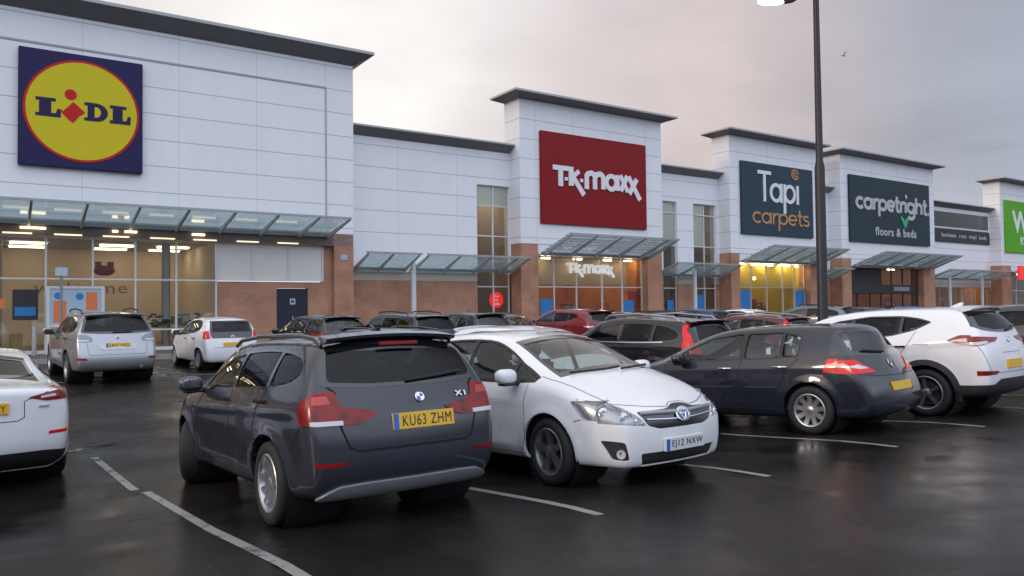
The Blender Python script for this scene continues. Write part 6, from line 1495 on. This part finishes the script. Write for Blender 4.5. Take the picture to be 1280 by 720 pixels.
def mixc(f, a, b, blend='MIX'):
    n = t.nodes.new('ShaderNodeMix'); n.data_type = 'RGBA'; n.blend_type = blend
    for k, v in (('Factor', f), ('A', a), ('B', b)):
        if isinstance(v, tuple): n.inputs[k].default_value = (*v, 1)
        elif isinstance(v, (int, float)): n.inputs[k].default_value = v
        else: L.new(v, n.inputs[k])
    return n.outputs['Result']
def ramp(f, stops):
    n = t.nodes.new('ShaderNodeValToRGB'); e = n.color_ramp.elements
    e[0].position, e[0].color = stops[0][0], (*stops[0][1], 1); e[1].position, e[1].color = stops[-1][0], (*stops[-1][1], 1)
    for p, c in stops[1:-1]: x = e.new(p); x.color = (*c, 1)
    L.new(f, n.inputs['Fac']); return n.outputs['Color']
# base colour by compass: pale and pink towards the hidden sun on the left, slate to the right, cool and bright behind the viewer
az = math_('MULTIPLY_ADD', vdot((1, .0, 0)), .5, .5)
front = ramp(az, [(0.0, (.46, .46, .50)), (.22, (.72, .69, .69)), (.36, (1.12, 1.08, 1.04)), (.44, (1.06, 1.02, .99)), (.50, (.92, .88, .87)), (.56, (.84, .77, .79)), (.63, (.84, .75, .745)), (.68, (.56, .53, .58)), (.73, (.43, .44, .51)), (.80, (.45, .48, .58)), (1.0, (.5, .54, .64))])
back = (1.45, 1.56, 1.85)
col = mixc(blobf((.1, -1, .25), -.25, .45), front, back)
col = mixc(math_('MULTIPLY', blobf((0.50, .86, .13), .965, .995), .22), col, (.56, .60, .68))      # brighter gap low on the right
col = mixc(math_('MULTIPLY', blobf((.20, .95, .20), .95, .995), .45), col, (.64, .52, .49))        # pink tint over the shops
col = mixc(math_('MULTIPLY', blobf((-.83, -.45, .55), .84, .99), .85), col, (2.0, 1.7, 1.6))        # glow at the horizon by the sun
# sky colour darkened near the unseen rim, standing in for low cloud and trees
rim = t.nodes.new('ShaderNodeMapRange'); rim.interpolation_type = 'SMOOTHSTEP'; rim.inputs['From Min'].default_value = .03; rim.inputs['From Max'].default_value = .30; rim.inputs['To Min'].default_value = .12; rim.inputs['To Max'].default_value = 1.0; L.new(sep.outputs['Z'], rim.inputs['Value'])
fm = blobf((.15, 1, 0), .15, .55)
col = mixc(1.0, col, mixc(fm, rim.outputs['Result'], (1., 1., 1.)), 'MULTIPLY')
cl = math_('ADD', math_('MULTIPLY', n1.outputs['Fac'], .75), math_('MULTIPLY', n2.outputs['Fac'], .25))
sh = t.nodes.new('ShaderNodeMapRange'); sh.inputs['From Min'].default_value = .32; sh.inputs['From Max'].default_value = .68; sh.inputs['To Min'].default_value = .80; sh.inputs['To Max'].default_value = 1.16; L.new(cl, sh.inputs['Value'])
col = mixc(1.0, col, sh.outputs['Result'], 'MULTIPLY')
sc_ = mixc(1.0, sky.outputs['Color'], (.10, .10, .10), 'MULTIPLY')
col = mixc(.92, sc_, col)
bgs = 10.0
sc10 = mixc(1.0, col, (bgs, bgs, bgs), 'MULTIPLY')
L.new(sc10, bg.inputs['Color']); bg.inputs['Strength'].default_value = .10; L.new(bg.outputs[0], out.inputs['Surface'])
sl = bpy.data.lights.new('sun', 'SUN'); sl.energy = .85; sl.angle = R(11); sl.color = (1, .80, .66); so = bpy.data.objects.new('sun', sl); COL.objects.link(so)
az_, el_ = R(SUN_AZ), R(SUN_EL); d = Vector((math.sin(az_)*math.cos(el_), math.cos(az_)*math.cos(el_), math.sin(el_))); so.rotation_euler = d.to_track_quat('Z', 'Y').to_euler()

cam = bpy.data.cameras.new('camera'); co = bpy.data.objects.new('camera', cam); COL.objects.link(co); scene.camera = co
cam.sensor_width = 36; cam.lens = 960/1280*36; cam.clip_end = 3000; cam.clip_start = .05
ph, pt = .0113, math.atan(26/960)
r0, f0, u0 = Vector((1, 0, 0)), Vector((0, math.cos(pt), math.sin(pt))), Vector((0, -math.sin(pt), math.cos(pt)))
rr, uu = r0*math.cos(ph)-u0*math.sin(ph), u0*math.cos(ph)+r0*math.sin(ph)
co.matrix_world = Matrix(((rr.x, uu.x, -f0.x, 0), (rr.y, uu.y, -f0.y, 0), (rr.z, uu.z, -f0.z, CAMZ), (0, 0, 0, 1)))
scene.view_settings.view_transform = 'Standard'; scene.view_settings.look = 'None'; scene.view_settings.exposure = 0; scene.view_settings.gamma = 1
scene.render.resolution_x, scene.render.resolution_y = 1024, 576
